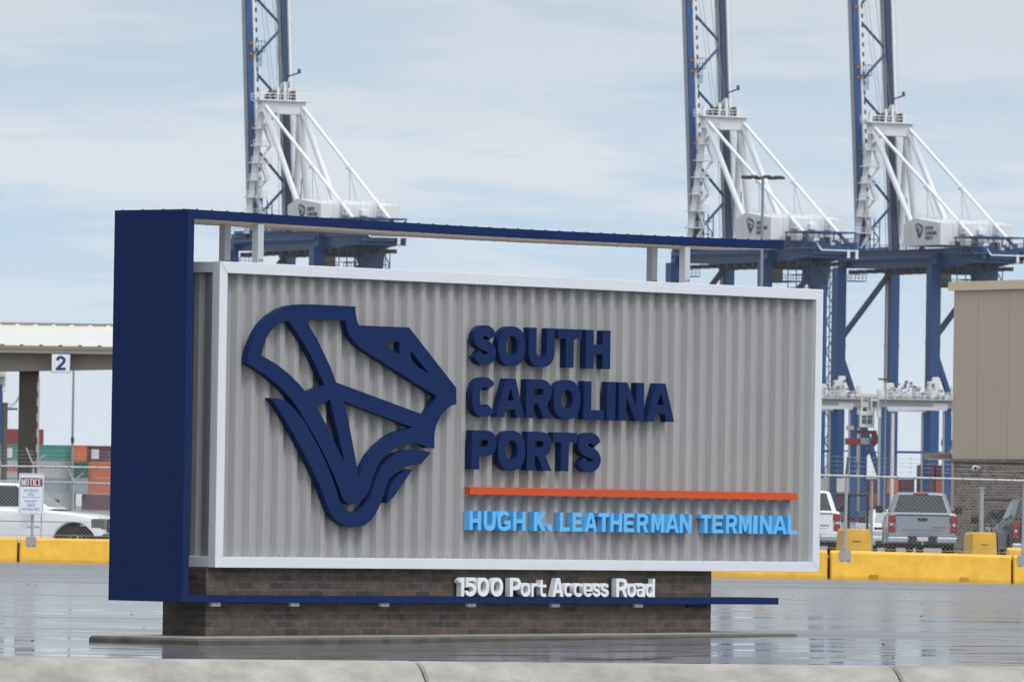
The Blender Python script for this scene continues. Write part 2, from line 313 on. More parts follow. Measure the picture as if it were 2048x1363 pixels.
HUGH= [('H', 3.596, 3.751), ('U', 3.788, 3.946), ('G', 3.973, 4.149), ('H', 4.185, 4.352), ('K', 4.468, 4.631), ('.', 4.653, 4.715), ('L', 4.821, 4.96), ('E', 4.995, 5.13), ('A', 5.165, 5.337), ('T', 5.355, 5.505), ('H', 5.521, 5.682), ('E', 5.707, 5.854), ('R', 5.891, 6.051), ('M', 6.094, 6.273), ('A', 6.298, 6.485), ('N', 6.495, 6.662), ('T', 6.793, 6.943), ('E', 6.959, 7.114), ('R', 7.155, 7.317), ('M', 7.343, 7.525), ('I', 7.546, 7.609), ('N', 7.646, 7.819), ('A', 7.84, 8.035), ('L', 8.051, 8.191)]
ADDR= [('1', 3.502, 3.568), ('5', 3.583, 3.731), ('0', 3.749, 3.903), ('0', 3.929, 4.091), ('P', 4.186, 4.331), ('o', 4.336, 4.461), ('r', 4.479, 4.562), ('t', 4.57, 4.679), ('A', 4.765, 4.917), ('c', 4.93, 5.048), ('c', 5.061, 5.187), ('e', 5.198, 5.319), ('s', 5.324, 5.427), ('s', 5.435, 5.544), ('R', 5.647, 5.802), ('o', 5.807, 5.924), ('a', 5.935, 6.05), ('d', 6.063, 6.187)]
# ---------------------------------------------------------------- palette
blue = mat('navy painted aluminium', (0.0075, 0.0215, 0.087), 0.45, var=0.09, scale=1.2, spec=0.12, stretch=(1, 1, .2))
alu = mat('white painted aluminium', (0.66, 0.69, 0.73), 0.4, var=0.035, scale=2.0)
postm = mat('brushed grey post', (0.5, 0.53, 0.56), 0.45, var=0.08, scale=4, stretch=(1, 1, .3))
panelm = mat('grey ribbed steel', (0.325, 0.32, 0.318), 0.5, var=0.08, scale=2.5, stretch=(1, 1, .25))
soffit = mat('pale plywood soffit', (0.78, 0.66, 0.54), 0.6, var=0.14, scale=1.6, stretch=(.6, 3, 1))
orange = mat('orange enamel', (0.57, 0.07, 0.008), 0.4, var=0.03)
cyan = mat('light blue enamel', (0.12, 0.46, 0.83), 0.4, var=0.03)
white = mat('white enamel', (0.75, 0.77, 0.79), 0.4, var=0.03)
steel = mat('galvanised steel', (0.42, 0.44, 0.46), 0.5, metal=0.35, var=0.15, scale=14)
dark = mat('dark screw heads', (0.03, 0.03, 0.035), 0.5)
black = mat('black rubber and plastic', (0.012, 0.012, 0.013), 0.6)
concrete = mat('weathered concrete', (0.36, 0.345, 0.31), 0.85, var=0.3, scale=2.2, bump=0.5, bscale=60)
wetcon = mat('damp stained concrete', (0.075, 0.071, 0.06), 0.6, var=0.5, scale=4.5, bump=0.4, bscale=50)

# ---------------------------------------------------------------- ground
def sstep(a, b, x): t = min(1, max(0, (x - a) / (b - a))); return t * t * (3 - 2 * t)
def gz(x, y):
    z = 0.075 * sstep(-2.5, 3.5, x) * sstep(54, 66, y) * (1 - sstep(90, 130, y))
    far = sstep(120, 160, y)
    z += far * (-0.13 * (1 - sstep(-6.5, -2.0, x)) - 0.012 * max(0, min(4.5, x - 6.0)))
    return z
def asphalt_mat():
    mm = bpy.data.materials.new('wet asphalt'); mm.use_nodes = True; t = mm.node_tree; b = t.nodes['Principled BSDF']; n = t.nodes.new; l = t.links.new
    tcn = n('ShaderNodeTexCoord')
    def noise(sc, det, ro, off, stretch=(1, 1, 1), dist=0.0):
        mp = n('ShaderNodeMapping'); mp.inputs['Location'].default_value = (off, off * 2, 0); mp.inputs['Scale'].default_value = stretch; l(tcn.outputs['Object'], mp.inputs[0])
        q = n('ShaderNodeTexNoise'); q.inputs['Scale'].default_value = sc; q.inputs['Detail'].default_value = det; q.inputs['Roughness'].default_value = ro; q.inputs['Distortion'].default_value = dist
        l(mp.outputs[0], q.inputs['Vector']); return q.outputs[0]
    def rng_(v, a, b_, c, d):
        q = n('ShaderNodeMapRange'); q.interpolation_type = 'SMOOTHSTEP'
        for k, x in zip(('From Min', 'From Max', 'To Min', 'To Max'), (a, b_, c, d)): q.inputs[k].default_value = x
        l(v, q.inputs['Value']); return q.outputs[0]
    def mth(op, a, c):
        q = n('ShaderNodeMath'); q.operation = op
        for i, x in enumerate((a, c)):
            if isinstance(x, (int, float)): q.inputs[i].default_value = x
            else: l(x, q.inputs[i])
        return q.outputs[0]
    pud = noise(0.2, 7, 0.58, 4.0, (0.18, 1, 1), 0.5)
    fine = noise(0.9, 8, 0.65, 11.0, (0.3, 1, 1), 0.3)
    wet = rng_(mth('ADD', mth('MULTIPLY', pud, 0.7), mth('MULTIPLY', fine, 0.3)), 0.40, 0.50, 0.0, 1.0)
    grain = noise(60, 4, 0.7, 0.0)
    dryc = mth('MULTIPLY', rng_(grain, 0.3, 0.7, 0.13, 0.21), rng_(fine, 0.3, 0.7, 0.8, 1.2))
    c = n('ShaderNodeMix'); c.data_type = 'RGBA'; l(wet, c.inputs[0])
    cc = n('ShaderNodeCombineColor'); l(dryc, cc.inputs[0]); l(dryc, cc.inputs[1]); l(mth('MULTIPLY', dryc, 1.06), cc.inputs[2])
    l(cc.outputs[0], c.inputs[6]); c.inputs[7].default_value = (0.165, 0.165, 0.175, 1)
    l(c.outputs[2], b.inputs['Base Color'])
    # standing water lies in front of the sign and in scattered sheets; the rest is only damp
    sx_ = n('ShaderNodeSeparateXYZ'); l(tcn.outputs['Object'], sx_.inputs[0])
    near = rng_(sx_.outputs[1], 66, 80, 0.015, 0.0)
    patch = noise(1.15, 5, 0.6, 31.0, (0.75, 1, 1), 0.5)
    sheet = rng_(mth('ADD', mth('SUBTRACT', mth('ADD', mth('MULTIPLY', pud, 0.3), mth('MULTIPLY', patch, 0.7)), rng_(sx_.outputs[1], 92, 118, 0.0, 0.1)), near), 0.54, 0.575, 0.0, 1.0)
    far_ = rng_(sx_.outputs[1], 112, 150, 0.0, 0.10)
    damp = rng_(wet, 0, 1, 0.28, 0.14)
    ro = n('ShaderNodeMix'); l(sheet, ro.inputs[0]); l(damp, ro.inputs[2]); ro.inputs[3].default_value = 0.04
    l(mth('ADD', ro.outputs[0], far_), b.inputs['Roughness'])
    b.inputs['IOR'].default_value = 1.4
    rip = noise(1.6, 3, 0.5, 23.0, (0.5, 1, 1))
    b2 = n('ShaderNodeBump'); b2.inputs['Strength'].default_value = 0.6; b2.inputs['Distance'].default_value = 0.004; l(rip, b2.inputs['Height'])
    bp = n('ShaderNodeBump'); bp.inputs['Distance'].default_value = 0.004
    l(mth('MULTIPLY', mth('SUBTRACT', 1.0, wet), 0.10), bp.inputs['Strength']); l(grain, bp.inputs['Height']); l(b2.outputs[0], bp.inputs['Normal']); l(bp.outputs[0], b.inputs['Normal'])
    return mm
xs = [-2400, -1000, -500, -250, -120, -60, -30, -20, -15, -12] + [i * 0.5 for i in range(-20, 21)] + [12, 15, 20, 30, 60, 120, 250, 500, 1000, 2400]
ys = [-300, -100, -20, 10, 30, 45] + list(range(50, 220, 3)) + [230, 260, 300, 400, 600, 900, 1300, 2000, 3400]
g = MB(); W_ = len(xs)
g.v = [(x, y, gz(x, y)) for y in ys for x in xs]
g.f = [(j * W_ + i, j * W_ + i + 1, (j + 1) * W_ + i + 1, (j + 1) * W_ + i) for j in range(len(ys) - 1) for i in range(W_ - 1)]; g.mi = [0] * len(g.f)
tag(g.build('road', asphalt_mat(), smooth=True), kind='structure')

# pebbles and grit lying on the wet road
pm = MB()
for _ in range(60):
    y = rng.uniform(62, 150); x = rng.uniform(-1, 1) * y * 0.065; r = rng.uniform(.006, .014); z = gz(x, y)
    pm.loft([[(x + r * math.cos(a) * k, y + r * math.sin(a) * k * .8, z + h * r) for a in [i * 1.047 + .3 for i in range(6)]] for k, h in ((.9, -.1), (1, .4), (.5, .9))])
tag(pm.build('grit', mat('grit', (0.05, 0.045, 0.04), 0.7)), 'scattered grit and pebbles on the wet road', kind='stuff')

# foreground kerb: cast in 3.3 m lengths, rounded nose towards the viewer
K0 = Vector((-0.59, 54.55, 0)); kd = Vector((0.951, 0.3093, 0)).normalized(); kn = Vector((kd.y, -kd.x, 0))
prof = [(-.22, -.05), (-.22, .185), (-.2, .2), (-.1, .203), (0, .197), (.06, .182), (.12, .15), (.18, .105), (.27, .03), (.31, -.05)]
kb = MB(); KL = 3.34
for i in range(-9, 10):
    r0 = [K0 + kd * (i * KL + .006) + kn * s + Vector((0, 0, z)) for s, z in prof]; mid = []
    rings = [[K0 + kd * (i * KL + a) + kn * (s - d) + Vector((0, 0, z - d * .6)) for s, z in prof] for a, d in ((.005, .02), (.02, .004), (.04, 0), (KL * .5, .003), (KL - .04, 0), (KL - .02, .004), (KL - .005, .02))]
    kb.loft(rings)
tag(kb.build('kerb', mat('pale kerb concrete', (0.31, 0.30, 0.27), 0.8, var=0.34, scale=3.2, bump=0.6, bscale=45, stretch=(1, 1, 2)), smooth=True, angle=30), kind='structure')

# ---------------------------------------------------------------- the monument sign (x along the front, y into depth)
SX = thing('monument_sign', 'large grey ribbed port entrance sign with navy emblem and lettering on a brick base', 'sign', (-2.779, 72.0, 0), R(48))
T_ = .078; Lc = 7.956; Dp = .897; ztop = 3.774
def sag(u): return -0.021 * math.sin(math.pi * min(1, max(0, u / Lc)) ** 1.05) if 0 < u < Lc else 0
# side panel (C-shaped fin, mitred into canopy and shelf)
zb = .362
MB().prism([[(-.08, zb), (0, zb + .064), (0, ztop - T_), (-.08, ztop)]], 0, Dp, XZ).build('side_panel', blue, SX)
cn = MB(); us = [0] + [Lc * i / 24 for i in range(1, 25)]
lo = [(u, ztop - T_ + sag(u)) for u in us]; hi = [(u, ztop + sag(u)) for u in us]
top = [(-.0775, ztop - .0005)] + hi[1:]
cn.prism([[(.003, lo[0][1])] + lo[1:] + hi[:0:-1] + [(-.0755, ztop)]], 0, Dp, XZ)
sf = MB()
for a in range(24):
    u0, u1 = us[a], us[a + 1]; z0 = ztop - T_ + sag(u0) - .003; z1 = ztop - T_ + sag(u1) - .003
    if a == 0: u0 = .01
    if a == 23: u1 = Lc - .05
    sf.add([(u0, .02, z0), (u1, .02, z1), (u1, Dp - .01, z1), (u0, Dp - .01, z0)], [(0, 1, 2, 3)])
sc = MB()
for i in range(42):
    u = .05 + i * .19; z = ztop + sag(u)
    for v in (.02, Dp - .02):
        cn.box(u - .007, v - .006, z, u + .007, v + .006, z + .008, 1)
        cn.box(u + .06, v - .006, z - T_ - .006, u + .07, v + .006, z - T_ + .001, 1)
for i in range(4):
    cn.box(-.05, .08 + i * .25, ztop, -.038, .092 + i * .25, ztop + .008, 1)
canopy = cn.build('canopy', [blue, dark], SX)
sf.build('soffit', soffit, canopy)
MB().prism([[(.003, zb + .061), (Lc, .419), (Lc, .356), (-.0755, zb)]], 0, .42, XZ).build('shelf', blue, SX)
# white frame round the ribbed panel: front and back rails, mitred
fu0, fu1, fz0, fz1, fw, fd = .33, 8.549, .664, 3.334, .1, .50
fr = MB()
for v0, v1 in ((0, .09), (fd - .09, fd)):
    o = [(fu0, fz0), (fu1, fz0), (fu1, fz1), (fu0, fz1)]; i = [(fu0 + fw, fz0 + fw - .005), (fu1 - fw, fz0 + fw - .005), (fu1 - fw, fz1 - fw), (fu0 + fw, fz1 - fw)]
    for k in range(4):
        j = (k + 1) % 4; e = Vector((o[j][0] - o[k][0], o[j][1] - o[k][1])).normalized() * .0012
        fr.prism([[(o[k][0] + e.x, o[k][1] + e.y), (o[j][0] - e.x, o[j][1] - e.y), (i[j][0] - e.x, i[j][1] - e.y), (i[k][0] + e.x, i[k][1] + e.y)]], v0, v1, XZ)
for u in (fu0, fu1 - .092):
    for z in (fz0, fz1 - .098): fr.box(u + .002, .091, z + .002, u + .09, fd - .091, z + .096)
fr.box(fu0 + .05, .091, fz1 - .03, fu1 - .05, fd - .091, fz1 - .003)
fr.box(fu0 + .05, .091, fz0 + .003, fu1 - .05, fd - .091, fz0 + .03)
fr.build('frame', alu, SX, bevel=.003, seg=1)
# ribbed panel, 183 mm pitch
def ribs(a0, a1, hi_, lo_, fn, z0, z1):
    p = []; u = a0; P = .183; per = [(0, hi_), (.060, hi_), (.090, lo_), (.153, lo_)]
    while u < a1:
        for d, v in per:
            if u + d < a1: p.append((u + d, v))
        u += P
    p.append((a1, hi_)); q = MB()
    vs = [fn(a, b, z0) for a, b in p] + [fn(a, b, z1) for a, b in p]; n = len(p)
    q.add(vs, [(k, k + 1, n + k + 1, n + k) for k in range(n - 1)]); return q
pn = ribs(fu0 + fw, fu1 - fw, .055, .103, lambda a, b, z: (a, b, z), fz0 + fw - .004, fz1 - fw + .001)
b2 = ribs(fu0 + fw, fu1 - fw, fd - .055, fd - .103, lambda a, b, z: (a, b, z), fz0 + fw - .004, fz1 - fw + .001); pn.add(b2.v, b2.f)
b3 = ribs(.092, fd - .092, fu0 + .03, fu0 + .068, lambda a, b, z: (b, a, z), fz0 + fw - .004, fz1 - fw + .001); pn.add(b3.v, b3.f)
b3 = ribs(.092, fd - .092, fu1 - .03, fu1 - .068, lambda a, b, z: (b, a, z), fz0 + fw - .004, fz1 - fw + .001); pn.add(b3.v, b3.f)
sm = MB(); k = 0
for i in range(45):
    u = fu0 + fw + .031 + i * .183
    if i % 5 == 2: sm.box(u - .030, .0535, fz0 + fw + .01, u - .0282, .0545, fz1 - fw - .01)      # sheet laps
    if i % 3 == 0: sm.box(u - .007, .049, fz1 - fw - .028, u + .007, .0545, fz1 - fw - .014)
    if i % 2 == 0: sm.box(u - .004, .052, fz0 + fw + .0, u + .004, .0545, fz0 + fw + .018)
pn.add(sm.v, sm.f, 1)
pn.build('ribbed_panel', [panelm, mat('lap and screw grey', (0.16, 0.16, 0.165), 0.6)], SX)  # second material: one darker grey for the sheet laps and screws
for u in (.817, 6.552):
    for v in (.012, fd - .085):
        p = MB().box(u, v, fz1 + .0005, u + .072, v + .072, ztop - T_ - .012 + sag(u)).box(u - .0006, v - .0006, ztop - T_ - .05 + sag(u), u + .0726, v + .0726, ztop - T_ - .046 + sag(u)).build('post', postm, SX)
        MB().box(u + .015, v - .005, fz1 + .02, u + .027, v - .0005, fz1 + .032).box(u + .047, v - .005, fz1 + .02, u + .059, v - .0005, fz1 + .032).build('bolts', dark, p)
# brick plinth
bmt = brick_mat('dark wet brick', (0.105, 0.067, 0.049), (0.04, 0.032, 0.027), (0.08, 0.077, 0.072), .2, .0677, .0115, .4)
MB().box(.315, .09, .04, 7.09, .62, fz0 - .002).build('brick_plinth', bmt, SX, bevel=.004, seg=1)
for u in (.356, 1.357, 2.523, 3.677, 4.817, 5.975):
    MB().box(u + .0, .058, .325, u + .11, .092, .358).box(u + .055, .054, .338, u + .068, .0585, .352).build('bracket', white, SX)
MB().box(6.72, .05, .325, 6.98, .092, .356).build('bracket', blue, SX)
# emblem, three cut-out pieces standing proud of the panel
for lps in EMB:
    MB().prism(lps, -.02, .05, XZ).build('emblem', blue, SX)
for tab, zz, hh, s, mt in ((SOUTH, 2.511, .353, .107, blue), (CAROLINA, 2.042, .353, .107, blue), (PORTS, 1.566, .354, .107, blue), (HUGH, 1.018, .173, .0435, cyan)):
    for ch, a, b in tab:
        round_ = .004 if ch in 'SOCGU' else 0
        h2 = (b - a) if ch == '.' else hh
        ss = (b - a) if ch == 'I' else s
        letter_mb(ch, a, b, zz - (round_ if ch != 'U' else round_), h2 + (round_ * 2 if ch != 'U' else round_), ss, -.022, .048).build('letter', mt, SX)
xh = {'o': .125, 'r': .122, 'c': .125, 'e': .125, 's': .125, 'a': .125, 't': .152}
for ch, a, b in ADDR:
    letter_mb(ch, a, b, .4215, xh.get(ch, .17), .039 if ch in '1500PAR' else .0285, .006, .066).build('letter', white, SX)
MB().box(3.598, -.022, 1.338, 8.186, .048, 1.408).build('underline_bar', orange, SX, bevel=.002, seg=1)

# low concrete slab the sign stands on
sl = MB()
def slab(p, d=0): 
    s = MB(); outl = [(-.47, -.6), (7.62, -.62), (7.66, -.3), (7.6, 1.5), (-.5, 1.42)]
    return outl
ol = [(-.50, -.62), (1.2, -.61), (7.5, -.63), (7.62, -.5), (7.62, .75), (-.55, .66)]
def ins(d):
    cx, cy = 3.5, .05; return [(x - math.copysign(d, x - cx), y - math.copysign(d, y - cy)) for x, y in ol]
z_ = lambda x: .062 + .0045 * x
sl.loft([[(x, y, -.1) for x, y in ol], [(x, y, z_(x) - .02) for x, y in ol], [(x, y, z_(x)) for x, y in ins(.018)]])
sl.mi[-1] = 1  # top face takes a paler concrete: its highlight is put into the colour
tag(sl.build('base_slab', [wetcon, mat('slab top highlight', (.22, .215, .195), .75, var=.45, scale=3.5)], None), 'low stained concrete slab under the brick base of the entrance sign', 'slab')
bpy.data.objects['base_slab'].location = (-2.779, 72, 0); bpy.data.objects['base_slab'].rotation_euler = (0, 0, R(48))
# ---------------------------------------------------------------- barriers and fences
yellow = mat('yellow barrier paint', (0.75, 0.425, 0.035), 0.6, var=0.19, scale=3.5, bump=0.2, bscale=30)
def barrier(name, label, x0, x1, y, zA, zB, h=.53, wb=.62, wt=.42, group=None, front=None):
    """low precast barrier along x from x0 to x1, ground heights zA, zB at its ends"""
    b = MB(); rings = []
    for x, e in ((x0, .03), (x0 + .03, 0), (x1 - .03, 0), (x1, .03)):
        z = zA + (zB - zA) * (x - x0) / (x1 - x0)
        rings.append([(x, -wb / 2 + e, z - .05), (x, -wb / 2 + e, z + .05), (x, -wt / 2 + e - .02, z + h - .05), (x, -wt / 2 + e + .03, z + h - e * .6),
                      (x, wt / 2 - e - .03, z + h - e * .6), (x, wt / 2 - e + .02, z + h - .05), (x, wb / 2 - e, z + .05), (x, wb / 2 - e, z - .05)])
    b.loft([[(p[0] - (x0 + x1) / 2, p[1], p[2]) for p in r] for r in rings])
    o = b.build(name, yellow); o.location = ((x0 + x1) / 2, y, 0)
    tag(o, label, 'barrier', group); return o
BG = 'low yellow barriers under the chain-link fence'
def Xp(px, Y): return (px - 1024 + 5.2) * Y / 16560     # 5.2: the camera's small roll at horizon height
# right hand run at 157 m
YR = 157.0; zr = lambda x: -.012 * (x - 6.0) + .004
cuts = [Xp(p, YR) for p in (1302, 1655, 1661, 2022, 2026, 2390)]
b1 = barrier('barrier', 'yellow barrier half hidden behind the lower right corner of the big sign', cuts[0], cuts[1] - .0, YR, zr(cuts[0]), zr(cuts[1]), group=BG)
b2_ = barrier('barrier', 'whole length of yellow barrier in front of the silver pickup', cuts[2], cuts[3], YR, zr(cuts[2]), zr(cuts[3]), group=BG)
b3_ = barrier('barrier', 'yellow barrier cut off by the right edge of the photo', cuts[4], cuts[5], YR, zr(cuts[4]), zr(cuts[5]), group=BG)
# left hand run at 186 m
YL = 186.0; zl = lambda x: -.125 - .002 * (x + 10)
cl = [Xp(p, YL) for p in (-330, 37, 42, 400)]
b4_ = barrier('barrier', 'short visible end of yellow barrier at the left edge of the photo', cl[0], cl[1], YL, zl(cl[0]), zl(cl[1]), group=BG)
b5_ = barrier('barrier', 'yellow barrier below the NOTICE sign and the white truck', cl[2], cl[3], YL, zl(cl[2]), zl(cl[3]), group=BG)
loop_m = mat('rusty lifting loop', (0.05, 0.03, 0.02), 0.8)
for b, x in ((b2_, cuts[2]), (b3_, cuts[4]), (b5_, cl[2])):
    lx = x - b.location.x; q = MB()
    for z in (.14, .26, .40): q.tube((lx - .07, .02, z + (zl(0) if b is b5_ else -.03)), (lx + .03, .02, z + (zl(0) if b is b5_ else -.03)), .012)
    q.box(lx - .10, -.2, (zl(0) if b is b5_ else -.03), lx - .005, .2, .40 + (zl(0) if b is b5_ else 0)).build('connector_loops', loop_m, b)
sp = MB().box(-.08, -.318, -.02, .08, -.29, .09)
o = MB().box(Xp(1748, YR) - b2_.location.x - .085, -.33, -.03, Xp(1748, YR) - b2_.location.x + .085, -.27, .085).build('lifting_slot', mat('dull ochre paint', (0.5, 0.27, 0.03), .7, var=.2), b2_)
o = MB().box(Xp(1929, YR) - b2_.location.x - .085, -.33, -.05, Xp(1929, YR) - b2_.location.x + .085, -.27, .06).build('lifting_slot', MATS['dull ochre paint'], b2_)
# taller yellow barriers standing end-on behind the fence
def end_barrier(px, w, y, ztop, label):
    Yb = y; x = Xp(px, y); b = MB(); h = ztop + .1
    prof = [(-.5, -.1), (-.5, .12), (-.40, .34), (-.37, ztop - .05), (-.33, ztop), (.33, ztop), (.37, ztop - .05), (.40, .34), (.5, .12), (.5, -.1)]
    k = w / .74
    prof = [(a * k, z) for a, z in prof]
    b.loft([[(a, -1.6, z) for a, z in prof], [(a, 1.6, z) for a, z in prof]])
    b.box(-.12 * k, -1.61, ztop - .26, .12 * k, -1.58, ztop - .24, 1)
    o = b.build('barrier', [yellow, loop_m], bevel=.02); o.location = (x, y, gz(x, y))
    tag(o, label, 'barrier', 'taller yellow barriers end-on behind the fence')
end_barrier(1708, .56, 172, .93, 'tall yellow barrier end-on between the white and silver pickups')
end_barrier(1961, .48, 172, .93, 'tall yellow barrier end-on beside the dark pickup')
o = barrier('barrier', 'yellow barrier low behind the dark pickup fence corner', Xp(2014, 166), Xp(2040, 166) + 2, 166, 0, 0, h=.60, group=None)

wire = mat('galvanised wire', (0.31, 0.32, 0.33), 0.5, metal=0.2)
def chain_mesh(x0, x1, zf0, zf1, P=.086, r=.0018):
    """diamond wire net from zf0(x) to zf1(x) at y=0: two sets of diagonals"""
    q = MB(); H = zf1 - zf0; n = int((x1 - x0 + H) / P) + 1
    for s in (1, -1):
        for i in range(-int(H / P) - 1, n):
            a = x0 + i * P; A = [a, zf0]; B = [a + H, zf1]
            if A[0] < x0: A = [x0, zf0 + (x0 - a)]
            if B[0] > x1: B = [x1, zf0 + (x1 - a)]
            if A[1] >= zf1 or B[1] <= zf0 or A[0] >= x1 or B[0] <= x0: continue
            if s < 0: A[0] = x0 + x1 - A[0]; B[0] = x0 + x1 - B[0]
            q.tube((A[0], s * r, A[1]), (B[0], s * r, B[1]), r, 4)
    x = x0
    while x < x1:                                              # twisted selvage barbs above the rail
        q.tube((x, 0, zf1 - .01), (x + .012, 0, zf1 + .05), r, 4); x += P
    return q
def fence(name, label, x0, x1, Y, slope, zb0, ztop, posts, arms, group=None, barb=True, railr=.024, r=.0018, bracket=True, wires=4):
    cx = (x0 + x1) / 2; t = thing(name, label, 'fence', (cx, Y, 0)); t.rotation_euler = (0, -slope, 0)
    a0, a1 = x0 - cx, x1 - cx
    MBx = chain_mesh(a0, a1, zb0, ztop, r=r); MBx.build('wire_mesh', wire, t)
    rl = MB().tube((a0, 0, ztop), (a1, 0, ztop), railr, 8); x = a0
    rl.build('top_rail', steel, t)
    w2 = MB()
    x = a0
    while x < a1: w2.tube((x, 0, ztop), (x + .02, 0, ztop), railr + .002, 8); x += .31
    w2.build('tie_wires', mat('old tie wire', (.16, .165, .17), .6), t)
    MB().tube((a0, -.01, zb0 + .06), (a1, -.01, zb0 + .06), .005, 4).build('tension_wire', wire, t)
    for px in posts:
        p = px - cx
        po = MB().tube((p, .03, zb0 - .25), (p, .03, ztop + .12), .031, 10).build('post', steel, t)
        if bracket:
            MB().box(p - .11, -.28, zb0 - .255, p + .11, -.262, zb0 + .02).box(p - .06, -.262, zb0 - .0, p + .06, .02, zb0 + .018).build('bracket', mat('grey bracket plate', (.33, .34, .35), .5, var=.1), po)
            MB().tube((p - .06, -.285, zb0 - .18), (p - .06, -.262, zb0 - .18), .014).tube((p + .055, -.285, zb0 - .18), (p + .055, -.262, zb0 - .18), .014).build('bolts', dark, po)
        if arms == 'v':
            for dx, dz in ((-.16, .42), (.26, .27)):
                MB().bar((p, 0, ztop + .05), (p + dx, -.05, ztop + dz), .035, .03).build('barbed_wire_arm', steel, po)
        elif arms == 'i':
            MB().tube((p, .0, ztop + .05), (p + .02, 0, ztop + .36), .028, 8).build('barbed_wire_arm', mat('old dark pipe', (.12, .11, .10), .6), po)
    if barb:
        for i in range(wires):
            z = ztop + .10 + i * .085; q = MB(); pts = []; x = a0; k = 0
            while x <= a1: pts.append((x, -.03, z + rng.uniform(-.012, .012))); x += .35
            q.path(pts, .0026, 4)
            for p in pts:
                for d in ((-.02, .022), (.02, .022)): q.tube((p[0] - d[0], p[1], p[2] - d[1]), (p[0] + d[0], p[1], p[2] + d[1]), .0026, 4)
            q.build('barbed_wire', wire, t)
    return t
fence('chain_link_fence', 'chain-link fence with barbed wire on the yellow barriers right of the big sign', Xp(1300, YR), Xp(2300, YR), YR + .02, -.0, .53 - .03, 1.93, [Xp(1690, YR), Xp(2046, YR)], 'i').rotation_euler = (0, R(.69), 0)
fence('chain_link_fence', 'chain-link fence with barbed wire carrying the NOTICE sign, left of the big sign', Xp(-250, YL), Xp(420, YL), YL + .02, 0, .41, 2.005, [Xp(65, YL), Xp(65, YL) + 3.05], 'v')
yb = 225.0
fence('chain_link_fence', 'lower chain-link fence standing behind the white truck at the left', Xp(-200, yb), Xp(420, yb), yb, 0, .1, 1.755, [Xp(145, yb), Xp(145, yb) - 3.6], 'v', barb=False, bracket=False, r=.0019).rotation_euler = (0, R(.5), 0)

# NOTICE sign hanging on the left fence
nb = thing('notice_sign', 'white and red NOTICE restricted area sign hanging on the chain-link fence', 'sign', (Xp(62.5, YL), YL - .045, 1.21 + (1003 - 987) * YL / 16560))
signw = mat('sign white', (.74, .77, .82), .45, var=.03); signr = mat('sign dark red', (.18, .007, .012), .45); signb = mat('sign blue', (.03, .10, .33), .45)
def rr(x0, z0, x1, z1, r, n=5):
    p = []
    for cx, cz, a in ((x1 - r, z1 - r, 0), (x0 + r, z1 - r, 90), (x0 + r, z0 + r, 180), (x1 - r, z0 + r, 270)):
        p += [(cx + r * math.cos(R(a + 90 * i / n)), cz + r * math.sin(R(a + 90 * i / n))) for i in range(n + 1)]
    return p
MB().prism([rr(-.28, -.465, .28, .465, .035)], 0, .006, XZ).build('plate', signw, nb)
MB().prism([rr(-.262, -.447, .262, .447, .03), rr(-.254, -.439, .254, .439, .026)], -.0012, .001, XZ).prism([[(-.2, -.066), (.2, -.066), (.2, -.078), (-.2, -.078)]], -.0012, .001, XZ).build('border', signb, nb)
MB().prism([rr(-.244, .165, .244, .362, .025)], -.0012, .001, XZ).build('header', signr, nb)
text_mb('NOTICE', 0, .185, .152, .44, .2, -.003, -.001).build('header_lettering', signw, nb)
tm = MB()
for tx, z, w in (('RESTRICTED', .045, .32), ('AREA', -.04, .14), ('PROPERTY', -.195, .29), ('UNDER', -.28, .185), ('SURVEILLANCE', -.37, .42)): text_mb(tx, 0, z, .062, w, .15, -.0012, .001, mb=tm)
tm.build('lettering', signb, nb)

